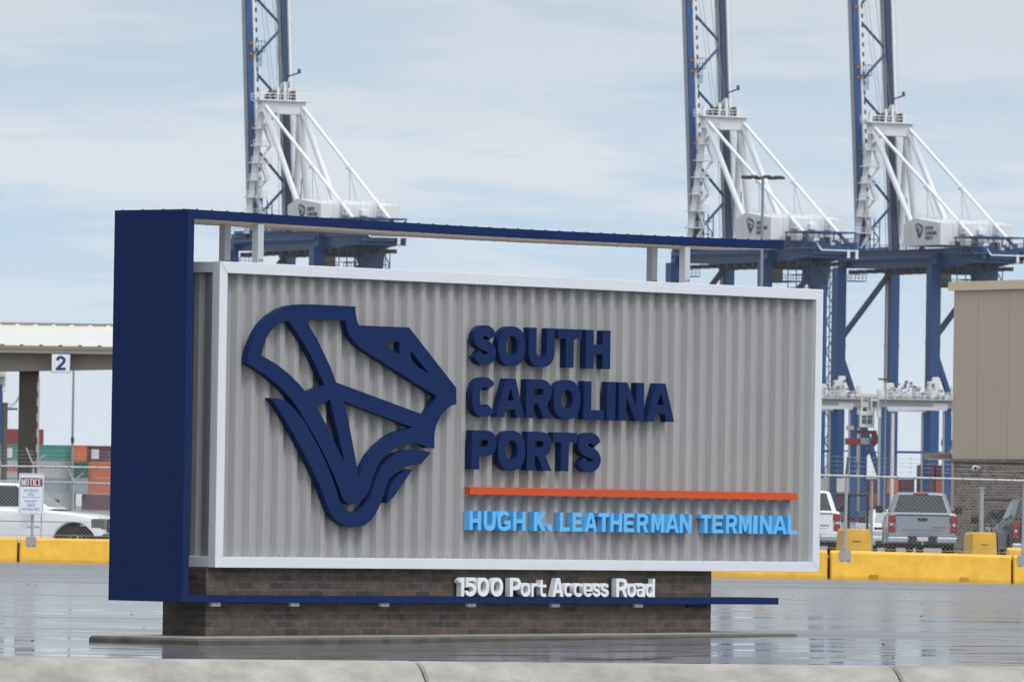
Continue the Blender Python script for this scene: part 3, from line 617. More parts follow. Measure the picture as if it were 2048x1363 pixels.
# ---------------------------------------------------------------- road vehicles
glass = mat('dark tinted glass', (0.015, 0.018, 0.02), 0.12, spec=0.6)
clearg = mat('pale reflecting windscreen', (0.25, 0.32, 0.31), 0.06, spec=1.0, coat=.6)
redl = mat('red tail lamp', (0.26, 0.006, 0.01), 0.2, spec=.6, coat=.5)
lampw = mat('clear lamp lens', (0.6, 0.62, 0.64), 0.1, coat=.6)
tyre = mat('tyre rubber', (0.018, 0.018, 0.018), 0.8); rimm = mat('alloy rim', (0.45, 0.46, 0.47), 0.3, metal=.7)
chrome = mat('bumper silver', (0.5, 0.52, 0.55), 0.22, metal=.75, var=.08)
trimm = mat('black trim', (0.02, 0.02, 0.022), 0.5)
def paint(name, c, metal=.25): return mat('car paint ' + name, c, 0.28, metal=metal, coat=.6, var=.04, scale=1)
def vehicle(name, label, cat, loc, rz, pm, kind='pickup', lampcol=None, cap=False, sc=1.0, badge=False):
    t = thing(name, label, cat, loc, rz); t.scale = (sc, sc, sc)
    if kind == 'pickup':
        hw = 1.0; yr, yf = -1.78, 1.90; RA = .51
        side = [(-2.88, .58), (-2.86, .95), (-2.84, 1.29), (-.95, 1.29), (.98, 1.26), (1.25, 1.22), (2.2, 1.17), (2.62, 1.10), (2.80, .98), (2.86, .62), (2.80, .40)]
        top = dict(y0=-1.02, y1=-.78, y2=.20, y3=1.12, zb=1.25, zt=1.90, hb=.93, ht=.70)
    else:
        hw = .92; yr, yf = -1.40, 1.40; RA = .40
        side = [(-2.35, .45), (-2.36, .80), (-2.25, .98), (-1.5, 1.0), (.85, .97), (1.9, .84), (2.25, .72), (2.32, .50), (2.25, .28)]
        top = dict(y0=-1.75, y1=-1.0, y2=.15, y3=1.05, zb=.94, zt=1.43, hb=.82, ht=.60)
    if badge:
        top.update(y2=.55, y3=1.50, y0=-1.15, y1=-.95); side[4] = (1.38, 1.25); side[5] = (1.5, 1.23); RA = .56; yf = 2.12
    zl_ = .42 if kind == 'pickup' else .25
    def archpts(yc, r):
        pts = [(yc + r * 1.03, zl_)]
        for i in range(11):
            a = R(8 + 16.4 * i); pts.append((yc + r * 1.03 * math.cos(a), .38 + r * math.sin(a) * (1.02)))
        return pts + [(yc - r * 1.03, zl_)]
    prof = side + archpts(yf, RA) + archpts(yr, RA) + [(side[0][0] + .02, zl_)]
    body = MB()
    # three slices so the flanks turn under and the shoulder leans in
    def sl(f): 
        return prof
    n = len(prof); rings = []
    for x, zin in ((-hw, .06), (-hw + .05, 0), (hw - .05, 0), (hw, .06)):
        rings.append([(x * (1 - .03 * max(0, (z - .9))), y * (1 - zin * .25), z - (zin if z > 1.0 else 0)) for y, z in prof])
    o = len(body.v); flat = prof
    tris = tessellate_polygon([[Vector((p[0], p[1], 0)) for p in prof]])
    body.v += [p for r in rings for p in r]; fs = [tuple(i for i in tr) for tr in tris] + [tuple(3 * n + i for i in tr) for tr in tris]
    for a in range(3):
        for i in range(n):
            j = (i + 1) % n; fs.append((a * n + i, a * n + j, (a + 1) * n + j, (a + 1) * n + i))
    body.f += fs; body.mi += [0] * len(fs)
    body.build('body', pm, t, bevel=.025, seg=2, smooth=True, angle=50)
    MB().box(-hw + .12, side[0][0] + .15, .3 if kind == 'pickup' else .2, hw - .12, side[-1][0] - .15, .85).build('underbody', black, t)
    # cabin
    def cab(f, z): return None
    T = top; hb, ht = T['hb'], T['ht']
    q = MB(); lv = [(0, hb, T['y0'], T['y3']), (.55, hb - (hb - ht) * .5, T['y0'] + (T['y1'] - T['y0']) * .6, T['y3'] + (T['y2'] - T['y3']) * .58),
                    (.93, ht + .02, T['y1'] - .03, T['y2'] + .10), (1.0, ht - .09, T['y1'] + .12, T['y2'] - .12)]
    rings = []
    for k, w, ya, yb_ in lv:
        z = T['zb'] + (T['zt'] - T['zb']) * k; c = .12 if k else .1
        rings.append([(-w + c, ya, z), (w - c, ya, z), (w, ya + c, z), (w, yb_ - c, z), (w - c, yb_, z), (-w + c, yb_, z), (-w, yb_ - c, z), (-w, ya + c, z)])
    q.loft(rings); q.build('cabin', pm, t, bevel=.02, smooth=True, angle=35)
    def pane(nm, quad, mt, off=.012):
        a, b, c, d = [Vector(p) for p in quad]; nrm = (b - a).cross(d - a).normalized(); m_ = MB()
        m_.add([p + nrm * off for p in (a, b, c, d)] + [p - nrm * .02 for p in (a, b, c, d)], [(0, 1, 2, 3), (7, 6, 5, 4), (0, 4, 5, 1), (1, 5, 6, 2), (2, 6, 7, 3), (3, 7, 4, 0)])
        return m_.build(nm, mt, t, bevel=.008, seg=1)
    def face(k0, k1, sidef):
        def L(k):
            for (ka, wa, aa, ba), (kb, wb, ab, bb) in zip(lv, lv[1:]):
                if ka <= k <= kb:
                    s = (k - ka) / (kb - ka); return (T['zb'] + (T['zt'] - T['zb']) * k, wa + (wb - wa) * s, aa + (ab - aa) * s, ba + (bb - ba) * s)
        return L(k0), L(k1)
    (z0, w0, a0, b0), (z1, w1, a1, b1) = face(.10, .88, 0)
    pane('rear_window', [(-w0 + .13, a0 - .0, z0), (w0 - .13, a0, z0), (w1 - .12, a1, z1), (-w1 + .12, a1, z1)], glass)
    pane('windscreen', [(w0 - .12, b0, z0), (-w0 + .12, b0, z0), (-w1 + .11, b1, z1), (w1 - .11, b1, z1)], clearg)
    ym0 = (a0 + b0) / 2 - .05; ym1 = (a1 + b1) / 2 - .05
    for s in (1, -1):
        for ya0, yb0, ya1, yb1 in ((a0 + .2, ym0 - .06, a1 + .16, ym1 - .06), (ym0 + .06, b0 - .22, ym1 + .06, b1 - .12)):
            qd = [(s * w0, ya0, z0), (s * w0, yb0, z0), (s * w1, yb1, z1), (s * w1, ya1, z1)]
            pane('side_window', qd if s > 0 else qd[::-1], glass)
    yb_ = side[0][0]; yfr = side[-2][0]
    for yc in (yr, yf):
        for s in (1, -1):
            w = MB(); wr = .40 if kind == 'pickup' else .32; xo = s * (hw - .07); xi = s * (hw - .27)
            w.loft([[(x, yc + r * math.cos(R(i * 15)), wr + r * math.sin(R(i * 15))) for i in range(24)] for x, r in ((xi, wr - .03), (xi + s * .03, wr), (xo - s * .04, wr), (xo, wr - .035), (xo, wr * .66), (xo - s * .05, wr * .62))])
            wo = w.build('wheel', tyre, t, smooth=True, angle=30)
            rm = MB().loft([[(x, yc + r * math.cos(R(i * 15)), wr + r * math.sin(R(i * 15))) for i in range(24)] for x, r in ((xo - s * .06, wr * .63), (xo - s * .035, wr * .63), (xo - s * .06, wr * .5))])
            for i in range(5): rm.bar((xo - s * .03, yc, wr), (xo - s * .03, yc + wr * .58 * math.cos(R(72 * i)), wr + wr * .58 * math.sin(R(72 * i))), .06, .03, up=(1, 0, 0))
            rm.build('rim', rimm, wo)
    for s in (1, -1):
        y_ = b0 - .28; zm = T['zb'] + .10
        mo = MB().box(s * (hb + .02), y_ - .05, zm - .02, s * (hb + .12), y_ + .02, zm + .03).build('mirror_arm', trimm, t)
        MB().box(s * (hb + .11), y_ - .10, zm - .06, s * (hb + .33), y_ + .05, zm + .16).build('mirror', trimm, t, bevel=.035)
        MB().box(s * (hw - .005), ym0 - .36, T['zb'] - .18, s * (hw + .03), ym0 - .16, T['zb'] - .14).build('door_handle', chrome, t, bevel=.01)
        ln = MB()
        for yy in (ym0, b0 - .12, a0 + .05): ln.box(s * (hw - .01), yy - .006, zl_ + .1, s * (hw + .003), yy + .006, T['zb'] - .06)
        ln.build('door_gap', trimm, t)
    if kind == 'pickup':
        for s in (1, -1):
            lp = MB(); q0 = [(.78, 1.24), (.985, 1.22), (.985, 1.02), (.93, .98), (.985, .93), (.985, .74), (.80, .74), (.80, .90), (.84, .98), (.78, 1.05)]
            lp.prism([[(s * a, z) for a, z in q0]], yb_ - .03, yb_ + .22, XZ); lp.build('tail_lamp', lampcol or redl, t, bevel=.015)
            MB().box(s * .86, yb_ - .036, .93, s * .93, yb_ - .02, 1.0).build('reverse_lamp', lampw, t)
            MB().box(s * .40, yb_ - .17, .44, s * 1.0, yb_ + .06, .62).build('bumper_end', chrome, t, bevel=.04)
        tg = MB().box(-.77, yb_ - .03, .70, .77, yb_ + .02, 1.27); tgo = tg.build('tailgate', pm, t, bevel=.02)
        MB().box(-.77, yb_ - .05, 1.245, .77, yb_ + .03, 1.28).build('spoiler_lip', pm, tgo, bevel=.01)
        MB().box(-.76, yb_ - .034, 1.215, .76, yb_ - .02, 1.235).box(-.60, yb_ - .034, .80, .60, yb_ - .02, .812).build('tailgate_crease', trimm, tgo)
        MB().box(-.14, yb_ - .045, 1.07, .14, yb_ - .02, 1.16).build('tailgate_handle', trimm, tgo, bevel=.02)
        MB().box(.25, yb_ - .033, .87, .66, yb_ - .025, .91).build('badge', mat('dull red badge', (.25, .12, .12), .4), tgo)
        MB().box(-.42, yb_ - .13, .40, .42, yb_ + .04, .64).build('bumper_centre', trimm, t, bevel=.02)
        MB().box(-.16, yb_ - .145, .50, .16, yb_ - .132, .62).build('number_plate', lampw, t)
        MB().box(-.95, yb_ - .02, .64, .95, yb_ + .04, .705).build('bumper_top', pm, t, bevel=.01)
        MB().tube((0, yb_ - .24, .42), (0, yb_ - .24, .50), .035).bar((0, yb_ - .26, .42), (0, yb_ + .1, .42), .06).build('tow_ball', chrome, t)
        MB().box(-.22, T['y1'] - .07, T['zt'] - .075, .22, T['y1'] + .03, T['zt'] - .02).build('high_brake_lamp', redl, t, bevel=.01)
        if cap:
            MB().loft([[(x, y, z) for x, y, z in ((-.93, -2.8, 1.28), (.93, -2.8, 1.28), (.93, -1.0, 1.28), (-.93, -1.0, 1.28))], [(-.78, -2.62, 1.86), (.78, -2.62, 1.86), (.78, -.9, 1.88), (-.78, -.9, 1.88)]]).build('canopy_cap', pm, t, bevel=.05)
            pane('cap_window', [(-.76, -2.775, 1.36), (.76, -2.775, 1.36), (.66, -2.655, 1.74), (-.66, -2.655, 1.74)], glass)
        gr = MB().box(-.62, yfr - .1, .72, .62, yfr + .03, 1.04).build('grille', trimm, t, bevel=.02)
        MB().box(-.62, yfr + .025, .86, .62, yfr + .04, .90).build('grille_bar', chrome, gr)
        for s in (1, -1): MB().box(s * .64, yfr - .34, .80, s * 1.003, yfr + .005, 1.05).build('headlight', mat('smoky headlight', (.10, .09, .085), .15, coat=.5, var=.3, scale=8), t, bevel=.03)
        MB().box(-1.0, yfr - .28, .42, 1.0, yfr + .08, .68).build('front_bumper', trimm, t, bevel=.05)
        MB().box(-.8, T['y3'] - .17, 1.235, .8, T['y3'] + .08, 1.265).build('cowl', trimm, t, bevel=.01)
        if badge:
            for s in (1, -1):
                bb = MB()
                for i in range(7): bb.box(s * (hw - .005), .92 + i * .048, .80, s * (hw + .006), .955 + i * .048, .845)
                bb.build('badge', chrome, t)
    else:
        for s in (1, -1):
            MB().box(s * .55, yfr - .16, .60, s * .915, yfr - .01, .76).build('headlight', lampw, t, bevel=.03)
            MB().box(s * .55, yb_ - .02, .68, s * .91, yb_ + .12, .84).build('tail_lamp', redl, t, bevel=.02)
        MB().box(-.5, yfr - .05, .56, .5, yfr + .012, .68).build('grille', trimm, t, bevel=.02)
        MB().box(-.8, yfr - .1, .28, .8, yfr + .03, .42).build('front_bumper', trimm, t, bevel=.03)
    return t
pw = paint('white', (.78, .79, .80), 0.0); psil = paint('silver blue', (.29, .325, .37), .4); pdk = mat('car paint dark grey', (.024, .027, .032), .35, coat=.25, var=.04)
YT = 240
def vx(px, Y=YT): return Xp(px, Y)
vehicle('pickup_truck', 'silver pickup truck seen from behind with red tail lamps, beside the brick building', 'pickup truck', (vx(1839), YT, -.01), R(-1), psil)
vehicle('pickup_truck', 'white pickup truck mostly hidden behind the right edge of the big sign', 'pickup truck', (vx(1611), YT + 1, .0), R(-1), pw)
vehicle('pickup_truck', 'dark grey pickup truck cut off by the right edge of the photo', 'pickup truck', (vx(2062), YT - 3, -.14), R(2), pdk, cap=True)
vehicle('car', 'white car facing the camera, half hidden behind the silver pickup', 'car', (vx(1784, 268), 268, -.03), R(184), pw, 'car')
vehicle('car', 'dark car parked by the brick wall beyond the dark pickup', 'car', (vx(2022, 252), 252, .02), R(4), paint('black', (.02, .02, .022), .2), 'car')
vehicle('pickup_truck', 'white pickup truck seen from its side behind the NOTICE sign', 'pickup truck', (-12.52, 204, -.22), R(-101), pw, badge=True)
# ---------------------------------------------------------------- truck gate canopy with the "2" sign (260 m away, left)
taupe = mat('taupe painted steel', (0.25, 0.22, 0.18), 0.55, var=.06, scale=1.0)
roofw = mat('white roof sheet', (0.62, 0.61, 0.58), 0.5, var=.03, scale=.6)
dkcol = mat('dark bronze column', (0.045, 0.037, 0.025), 0.6, var=.1)
YG = 260.0; kG = YG / 16560
gt = thing('gate_canopy', 'taupe steel truck gate canopy with a white ribbed roof and a number 2 sign', 'canopy', (Xp(119, YG), YG, -.1))
zG = lambda py: 1.21 + (1003.5 - py) * kG + .1
L0, L1 = -5.2, 4.0
rf = MB(); x = L0; zE = zG(692); zR = 1.21 + (1003.5 - 650.5) * (YG + 18) / 16560 + .1
pp = []
while x < L1: pp += [(x, 0), (x + .21, 0), (x + .25, .045), (x + .33, .045), (x + .37, 0)]; x += .61
n = len(pp); rf.add([(a, -.35, zE + b) for a, b in pp] + [(a, 18, zR + b) for a, b in pp] , [(i, i + 1, n + i + 1, n + i) for i in range(n - 1)])
rf.add([(a, 18, zR + b) for a, b in pp] + [(a, 36, zE + b) for a, b in pp], [(i, i + 1, n + i + 1, n + i) for i in range(n - 1)])
rf.build('roof', roofw, gt)
MB().box(L0, 17.8, zR - .02, L1, 18.2, zR + .085).build('ridge_cap', taupe, gt)
MB().box(L0, -.42, zG(698), L1, -.36, zG(691.5)).box(L0, -.40, zG(702.5), L1, -.34, zG(698)).box(L0, -.46, zG(706.5), L1, -.36, zG(702.5)).box(L0, -.34, zG(706), L1, 0, zG(703)).build('gutter', taupe, gt)
bm_ = MB(); bm_.prism([[(L0, zG(740)), (Xp(0, YG) - gt.location.x, zG(744)), (Xp(230, YG) - gt.location.x, zG(736.5)), (L1, zG(734)), (L1, zG(704)), (L0, zG(704))]], .02, .3, XZ)
bm_.box(L0, .0, zG(707.5), L1, .34, zG(704)).build('front_beam', taupe, gt)
MB().box(L0, .3, zG(740), L1, 35.5, zE - .02).build('eaves_void', dkcol, gt) if False else None
for yy in (6, 12, 18, 24, 30): MB().box(L0, yy, zE - .25 + (zR - zE) * (1 - abs(yy - 18) / 18.0) , L1, yy + .15, zE - .03 + (zR - zE) * (1 - abs(yy - 18) / 18.0)).build('purlin', taupe, gt)
xc = Xp(52, YG) - gt.location.x
MB().box(xc - .30, .35, 0, xc + .30, .38, zE - .1).box(xc - .30, .85, 0, xc + .30, .88, zE - .1).box(xc - .02, .38, 0, xc + .02, .85, zE - .1).build('column', dkcol, gt)
MB().box(-5.1, 35.2, 0, -4.6, 35.6, zE - .1).build('column', dkcol, gt)
sg = MB().box(-.30, -.52, zG(745), .30, -.47, zG(707)).build('number_plate', signb if False else mat('navy sign edge', (.03, .05, .16), .5), gt)
MB().box(-.285, -.526, zG(744), .285, -.5205, zG(708)).build('sign_face', signw, sg)
letter_mb('2', -.155, .155, zG(740), .45, .10, -.530, -.5265).build('numeral', mat('navy numeral', (.02, .03, .13), .5), sg)
# raised barrier arm beside the column, yellow post top
ar = MB(); xa = Xp(73, YG - 1); zA = 1.21 + (1003.5 - 756) * kG
armt = thing('boom_gate', 'raised white barrier arm with red bands beside the dark canopy column', 'boom gate', (xa, YG - 1, -.1))
ar.box(-.035, -.03, .9, .045, .03, zA + .1).build('arm', mat('arm white', (.38, .38, .36), .5), armt)
rb = MB()
for i in range(9): rb.box(-.05, -.034, 1.2 + i * .48, -.0, .034, 1.42 + i * .48)
rb.build('red_bands', mat('arm red', (.16, .012, .012), .5), armt)
MB().box(-.2, -.2, 0, .2, .2, 1.05).build('housing', mat('machine grey', (.3, .3, .3), .5), armt, bevel=.03)
bo = MB().tube((0, 0, 0), (0, 0, 2.05), .11, 12).loft([[(.11 * s * math.cos(R(30 * i)), .11 * s * math.sin(R(30 * i)), 2.05 + h) for i in range(12)] for s, h in ((1, 0), (.8, .06), (.3, .1))]).build('bollard', yellow)
bo.location = (Xp(52, 250), 250, -.12); tag(bo, 'tall yellow bollard showing its top just above the NOTICE sign', 'bollard')

# ---------------------------------------------------------------- brick and metal building, right
tan = mat('tan metal wall', (0.54, 0.455, 0.35), 0.55, var=.04, scale=.5, stretch=(1, 1, .3)); capm = mat('beige coping', (0.74, 0.62, 0.43), 0.5, var=.04)
bld = thing('gate_building', 'tan metal walled building with brick lower wall, cut by the right edge', 'building', (Xp(1902, 255), 255, 0), R(-60))
ZB = 2.93; ZT = 8.42
MB().box(0, 0, ZB, 16, 8, ZT - .1).build('upper_wall', tan, bld)
sm_ = MB()
for i in range(1, 9): sm_.box(i * 1.72 - .35 - .008, -.004, ZB + .1, i * 1.72 - .35 + .008, .05, ZT - .28)
sm_.build('panel_seams', mat('seam brown', (.38, .325, .255), .6), bld)
MB().box(-.16, -.12, ZT - .27, 16.2, 8.1, ZT).build('coping', capm, bld)
bb_ = brick_mat('mixed brown brick', (0.30, 0.20, 0.165), (0.085, 0.07, 0.065), (0.36, 0.33, 0.28), .29, .087, .017, .35)
MB().box(.12, .02, -.2, 16, 8, ZB - .03).build('brick_wall', bb_, bld)
MB().box(.03, -.03, -.2, .118, .2, ZB - .03).build('corner_trim', tan, bld)
MB().box(.0, -.05, ZB - .06, 16, .2, ZB + .04).build('drip_flashing', mat('dark flashing', (.12, .11, .095), .6), bld)
cmx = 1.58
cm = MB().tube((cmx, -.16, ZB - .22), (cmx, .03, ZB - .22), .05, 10).build('camera_arm', signw, bld)
MB().loft([[(cmx + .105 * math.cos(R(j)) * math.cos(R(30 * i)), -.17 + .105 * math.cos(R(j)) * math.sin(R(30 * i)), ZB - .24 + .105 * math.sin(R(j))) for i in range(12)] for j in (-80, -50, -20, 10, 40, 70)]).build('security_camera', signw, cm, smooth=True)
MB().tube((cmx + .075, -.213, ZB - .24), (cmx + .098, -.227, ZB - .24), .045, 12).build('lens', black, cm)
# small bracketed awning on the far side of the building
aw = MB()
aw.box(-.95, .3, ZB + .02, 0, .5, ZB + .22).bar((-.30, .42, ZB + .18), (.05, .42, ZB + .66), .05).bar((-.55, 1.9, ZB + .18), (.05, 1.9, ZB + .66), .05).box(-1.0, .3, ZB + .05, 0, 3.0, ZB + .2)
aw.build('side_awning', mat('tan awning', (.36, .30, .23), .55), bld).rotation_euler = (0, 0, R(38))

# black pipe gates and grey posts behind the fence
pipe = mat('black pipe', (.02, .02, .022), .5)
def pipe_gate(px0, px1, pyt, Y, label, n=3):
    x0, x1 = vx(px0, Y), vx(px1, Y); zt = 1.21 + (1028 - pyt) * Y / 16560; t = thing('pipe_gate', label, 'gate', ((x0 + x1) / 2, Y, 0)); h = (x1 - x0) / 2
    MB().tube((-h, 0, zt), (h, 0, zt), .045).tube((-h, 0, zt * .55), (h, 0, zt * .55), .03).build('rail', pipe, t)
    for i in range(n):
        a = -h + 2 * h * i / (n - 1); MB().tube((a, 0, 0), (a, 0, zt + .06), .04).build('upright', pipe, t)
pipe_gate(1660, 1735, 988, 262, 'black pipe gate seen between the white and silver pickups')
pipe_gate(1966, 2075, 993, 246, 'black pipe rail in front of the brick wall, above the dark pickup', 2)
def post(px, py, Y, r, label, mt=None):
    z = 1.21 + (1018 + .0155 * (px - 1024) - py) * Y / 16560
    o = MB().tube((0, 0, -.1), (0, 0, z), r, 10, r * .9).box(-r * 1.3, -r * 1.3, z, r * 1.3, r * 1.3, z + r * .6).build('grey_post', mt or steel); o.location = (vx(px, Y), Y, 0); tag(o, label, 'post')
post(1963, 976, 243, .07, 'bare grey post standing between the brick wall and the dark pickup')
post(1743, 962, 262, .05, 'thin grey post left of the silver pickup, seen through the fence')

# ---------------------------------------------------------------- poles
dkg = mat('dark lamp housing', (.035, .035, .035), .6); polem = mat('grey galvanised pole', (.22, .24, .25), .5, var=.08)
def mast(px, pytop, Y, r, wpx, label, n=6):
    h0 = 1018 + .0155 * (px - 1024); z = 1.21 + (h0 - pytop) * Y / 16560; w = wpx * Y / 16560 / 2
    t = thing('light_mast', label, 'light mast', (vx(px - .0155 * (h0 - 1020), Y), Y, 0))
    MB().tube((0, 0, 0), (0, 0, z), r, 12, r * .62).build('pole', polem, t)
    MB().tube((-w * .9, 0, z - .1), (w * .9, 0, z - .1), .05).tube((0, -w * .8, z - .1), (0, w * .8, z - .1), .05).build('crossarm', dkg, t)
    for i in range(n):
        a = 2 * math.pi * i / n + .2; x, y = w * .85 * math.cos(a), w * .85 * math.sin(a)
        MB().loft([[(x + .42 * c * k, y + .3 * s * k, z + h) for c, s in ((-1, -.6), (1, -.6), (1, .6), (-1, .6))] for k, h in ((.6, .08), (1, -.02), (1, -.16), (.8, -.2))]).build('lamp', dkg, t)
mast(1506 + 10, 353, 740, .20, 84, 'tall light mast with dark floodlights rising behind the end of the sign canopy', 8)
mast(1764 + 4, 757, 1250, .13, 24, 'small distant light mast beside the blue crane leg', 4)
ty = 620; t = thing('light_mast', 'slim grey mast standing among the containers right of the number 2 sign', 'light mast', (vx(143, ty), ty, 0))
MB().tube((0, 0, 0), (0, 0, 14.5), .11, 10, .07).build('pole', polem, t); MB().box(-.12, -.12, 5.7, .12, .12, 6.1).build('junction_box', dkg, t)
wood = mat('weathered timber pole', (.10, .085, .07), .8, var=.2)
t = thing('utility_pole', 'weathered timber utility pole at the far left edge', 'utility pole', (vx(7, 330), 330, 0)); MB().tube((0, 0, -.1), (0, 0, 5.15), .13, 10, .11).build('pole', wood, t)
MB().bar((-.5, 0, 4.9), (.5, 0, 4.9), .08).build('crossarm', wood, t); q = MB()
for i in range(2): q.path([(.1 + 4.8 * s, .2 * i - 69.5 * s, 5.0 + .1 * i - 1.2 * s * (1 - s)) for s in (0, .25, .5, .75, 1)], .012, 4)
q.build('wire', black, t)

# ---------------------------------------------------------------- container stacks, 1.3 km away
def corr(name, c): return mat(name, c, .6, var=.12, scale=.5)
CCOL = dict(red=corr('container red', (.24, .045, .035)), teal=corr('container teal', (.055, .22, .18)), orange=corr('container orange', (.50, .13, .045)), maroon=corr('container maroon', (.10, .03, .045)),
            grey=corr('container pale grey', (.40, .41, .38)), blue=corr('container blue', (.04, .10, .28)), green=corr('container dark green', (.025, .09, .06)), white=corr('container white', (.62, .63, .62)), bluegrey=corr('container blue grey', (.26, .32, .36)))
def cont_mesh(L, W=2.44, H=2.6, along=True):
    q = MB(); a, b = (L / 2, W / 2) if along else (W / 2, L / 2)
    def skin(x0, x1, y, s, ax):
        P = .28; n = int(abs(x1 - x0) / P); pts = []
        for i in range(n + 1):
            for d, o in ((0, 0), (.09, 0), (.14, .036), (.23, .036)): 
                v = x0 + i * P + d
                if v < x1: pts.append((v, y - s * o))
        pts.append((x1, y)); m_ = len(pts)
        f = (lambda p, z: (p[0], p[1], z)) if ax else (lambda p, z: (p[1], p[0], z))
        q.add([f(p, .16) for p in pts] + [f(p, H - .12) for p in pts], [(i, i + 1, m_ + i + 1, m_ + i) for i in range(m_ - 1)])
    skin(-a + .1, a - .1, -b + .01, -1, True); skin(-a + .1, a - .1, b - .01, 1, True); skin(-b + .1, b - .1, -a + .01, -1, False); skin(-b + .1, b - .1, a - .01, 1, False)
    for x in (-a + .06, a - .06):
        for y in (-b + .06, b - .06): q.box(x - .06, y - .06, .0, x + .06, y + .06, H)
    for z in (.02, H - .13):
        for y in (-b + .05, b - .05): q.box(-a + .12, y - .05, z, a - .12, y + .05, z + .12)
        for x in (-a + .05, a - .05): q.box(x - .05, -b + .12, z, x + .05, b - .12, z + .12)
    q.box(-a + .05, -b + .05, H - .06, a - .05, b - .05, H - .02)
    return q
CM = {}
def container(col, px, row, Y, label, along=True, L=12.19, group=None, logo=None):
    key = (col, along, L)
    if key not in CM:
        o = cont_mesh(L, along=along).build('shipping_container', CCOL[col]); CM[key] = o.data
    else:
        o = bpy.data.objects.new('shipping_container', CM[key]); C.objects.link(o)
    o.location = (vx(px, Y), Y, row * 2.6); tag(o, label, 'container', group)
    if logo:
        lm = mat('navy container mark', (.03, .04, .16), .6) if logo == 'navy' else mat('red container mark', (.45, .08, .07), .6) if logo == 'red' else mat('blue container mark', (.08, .2, .5), .6) if logo == 'blue' else CCOL['white']
        q = MB(); a = L / 2 if along else 1.22; y = -1.22 if along else -L / 2
        if logo == 'navy':
            for cx in (-.5, .75): q.prism([[(cx + p[0], 1.3 + p[1]) for p in lp] for lp in ring(0, 0, .62, .6, .26, .24, 20)], y - .03, y + .005, XZ)
            q.box(-1.2, y - .032, 1.2, 1.5, y, 1.42)
        else:
            off = -a + 2.2 if logo == 'white' else -3.6
            for i in range(6 if logo != 'white' else 1): q.box(off - 1.4 + i * .5 + .02, y - .03, .9 if logo != 'white' else .5, off - 1.4 + i * .5 + (.4 if logo != 'white' else 1.2), y + .004, 1.5 if logo != 'white' else 2.0)
        q.build('painted_mark', lm, o)
    return o
GL = 'container stack seen under the gate canopy'
YC = 1330
container('red', 47, 4, YC + 14, 'dull red container alone on top of the left stack behind the canopy column', L=6.06 + 0 if False else 6.06, group=GL)
container('teal', 75, 3, YC, 'teal container topmost of the stack behind the dark canopy column', group=GL, logo='white')
container('grey', 75, 2, YC, 'pale grey container with small red lettering under the teal one', group=GL, logo='red')
container('bluegrey', 75, 1, YC, 'blue grey container with blue lettering behind the NOTICE sign', group=GL, logo='blue')
container('grey', 75, 0, YC, 'pale grey container low in the stack behind the white truck', group=GL)
container('orange', 160, 3, YC + 3, 'narrow end of an orange container left of the maroon one, top tier', along=False, group=GL)
container('green', 164, 2, YC + 3, 'dark green container end wedged between grey and orange containers', along=False, group=GL)
container('bluegrey', 163, 1, YC + 3, 'pale container end left of the lower orange container', along=False, group=GL)
container('maroon', 248, 3, YC, 'maroon container on top of the orange stack beside the navy panel', group=GL, logo='white')
container('orange', 240, 2, YC, 'orange container with navy mark directly under the maroon one', group=GL, logo='navy')
container('orange', 240, 1, YC, 'lower orange container with navy mark, two below the maroon one', group=GL, logo='navy')
container('maroon', 240, 0, YC, 'maroon container near the ground beneath the orange pair', group=GL)
container('orange', 150, 2, YC + 5, 'orange container end beside the green one under the top tier', along=False, group=GL)
GR = 'container ends seen through the right fence'
cols = [(1650, ['blue', 'white', 'grey']), (1682, ['blue', 'maroon', 'white']), (1715, ['maroon', 'maroon', 'maroon']), (1747, ['green', 'orange', 'maroon']), (1779, ['blue', 'maroon', 'orange']), (1811, ['grey', 'maroon', 'maroon']), (1849, ['orange', 'maroon', 'maroon', 'maroon']), (1881, ['green', 'green', 'orange', 'maroon']), (1913, ['red', 'orange', 'orange', 'red'])]
pos_txt = ['at the edge of the big sign', 'just right of the big sign', 'behind the black pipe gate', 'left of the thin grey post', 'right of the thin grey post', 'above the silver pickup cab', 'below the tan awning', 'beside the brick corner', 'behind the brick building']
tier_txt = ['ground tier', 'second tier', 'third tier', 'top tier']
for (px, cl_), pt in zip(cols, pos_txt):
    for r_, c_ in enumerate(cl_): container(c_, px, r_, 1500 + (px % 7), '%s container end on the %s %s' % ({'grey': 'pale grey', 'green': 'dark green'}.get(c_, c_), tier_txt[r_], pt), along=False, group=GR)

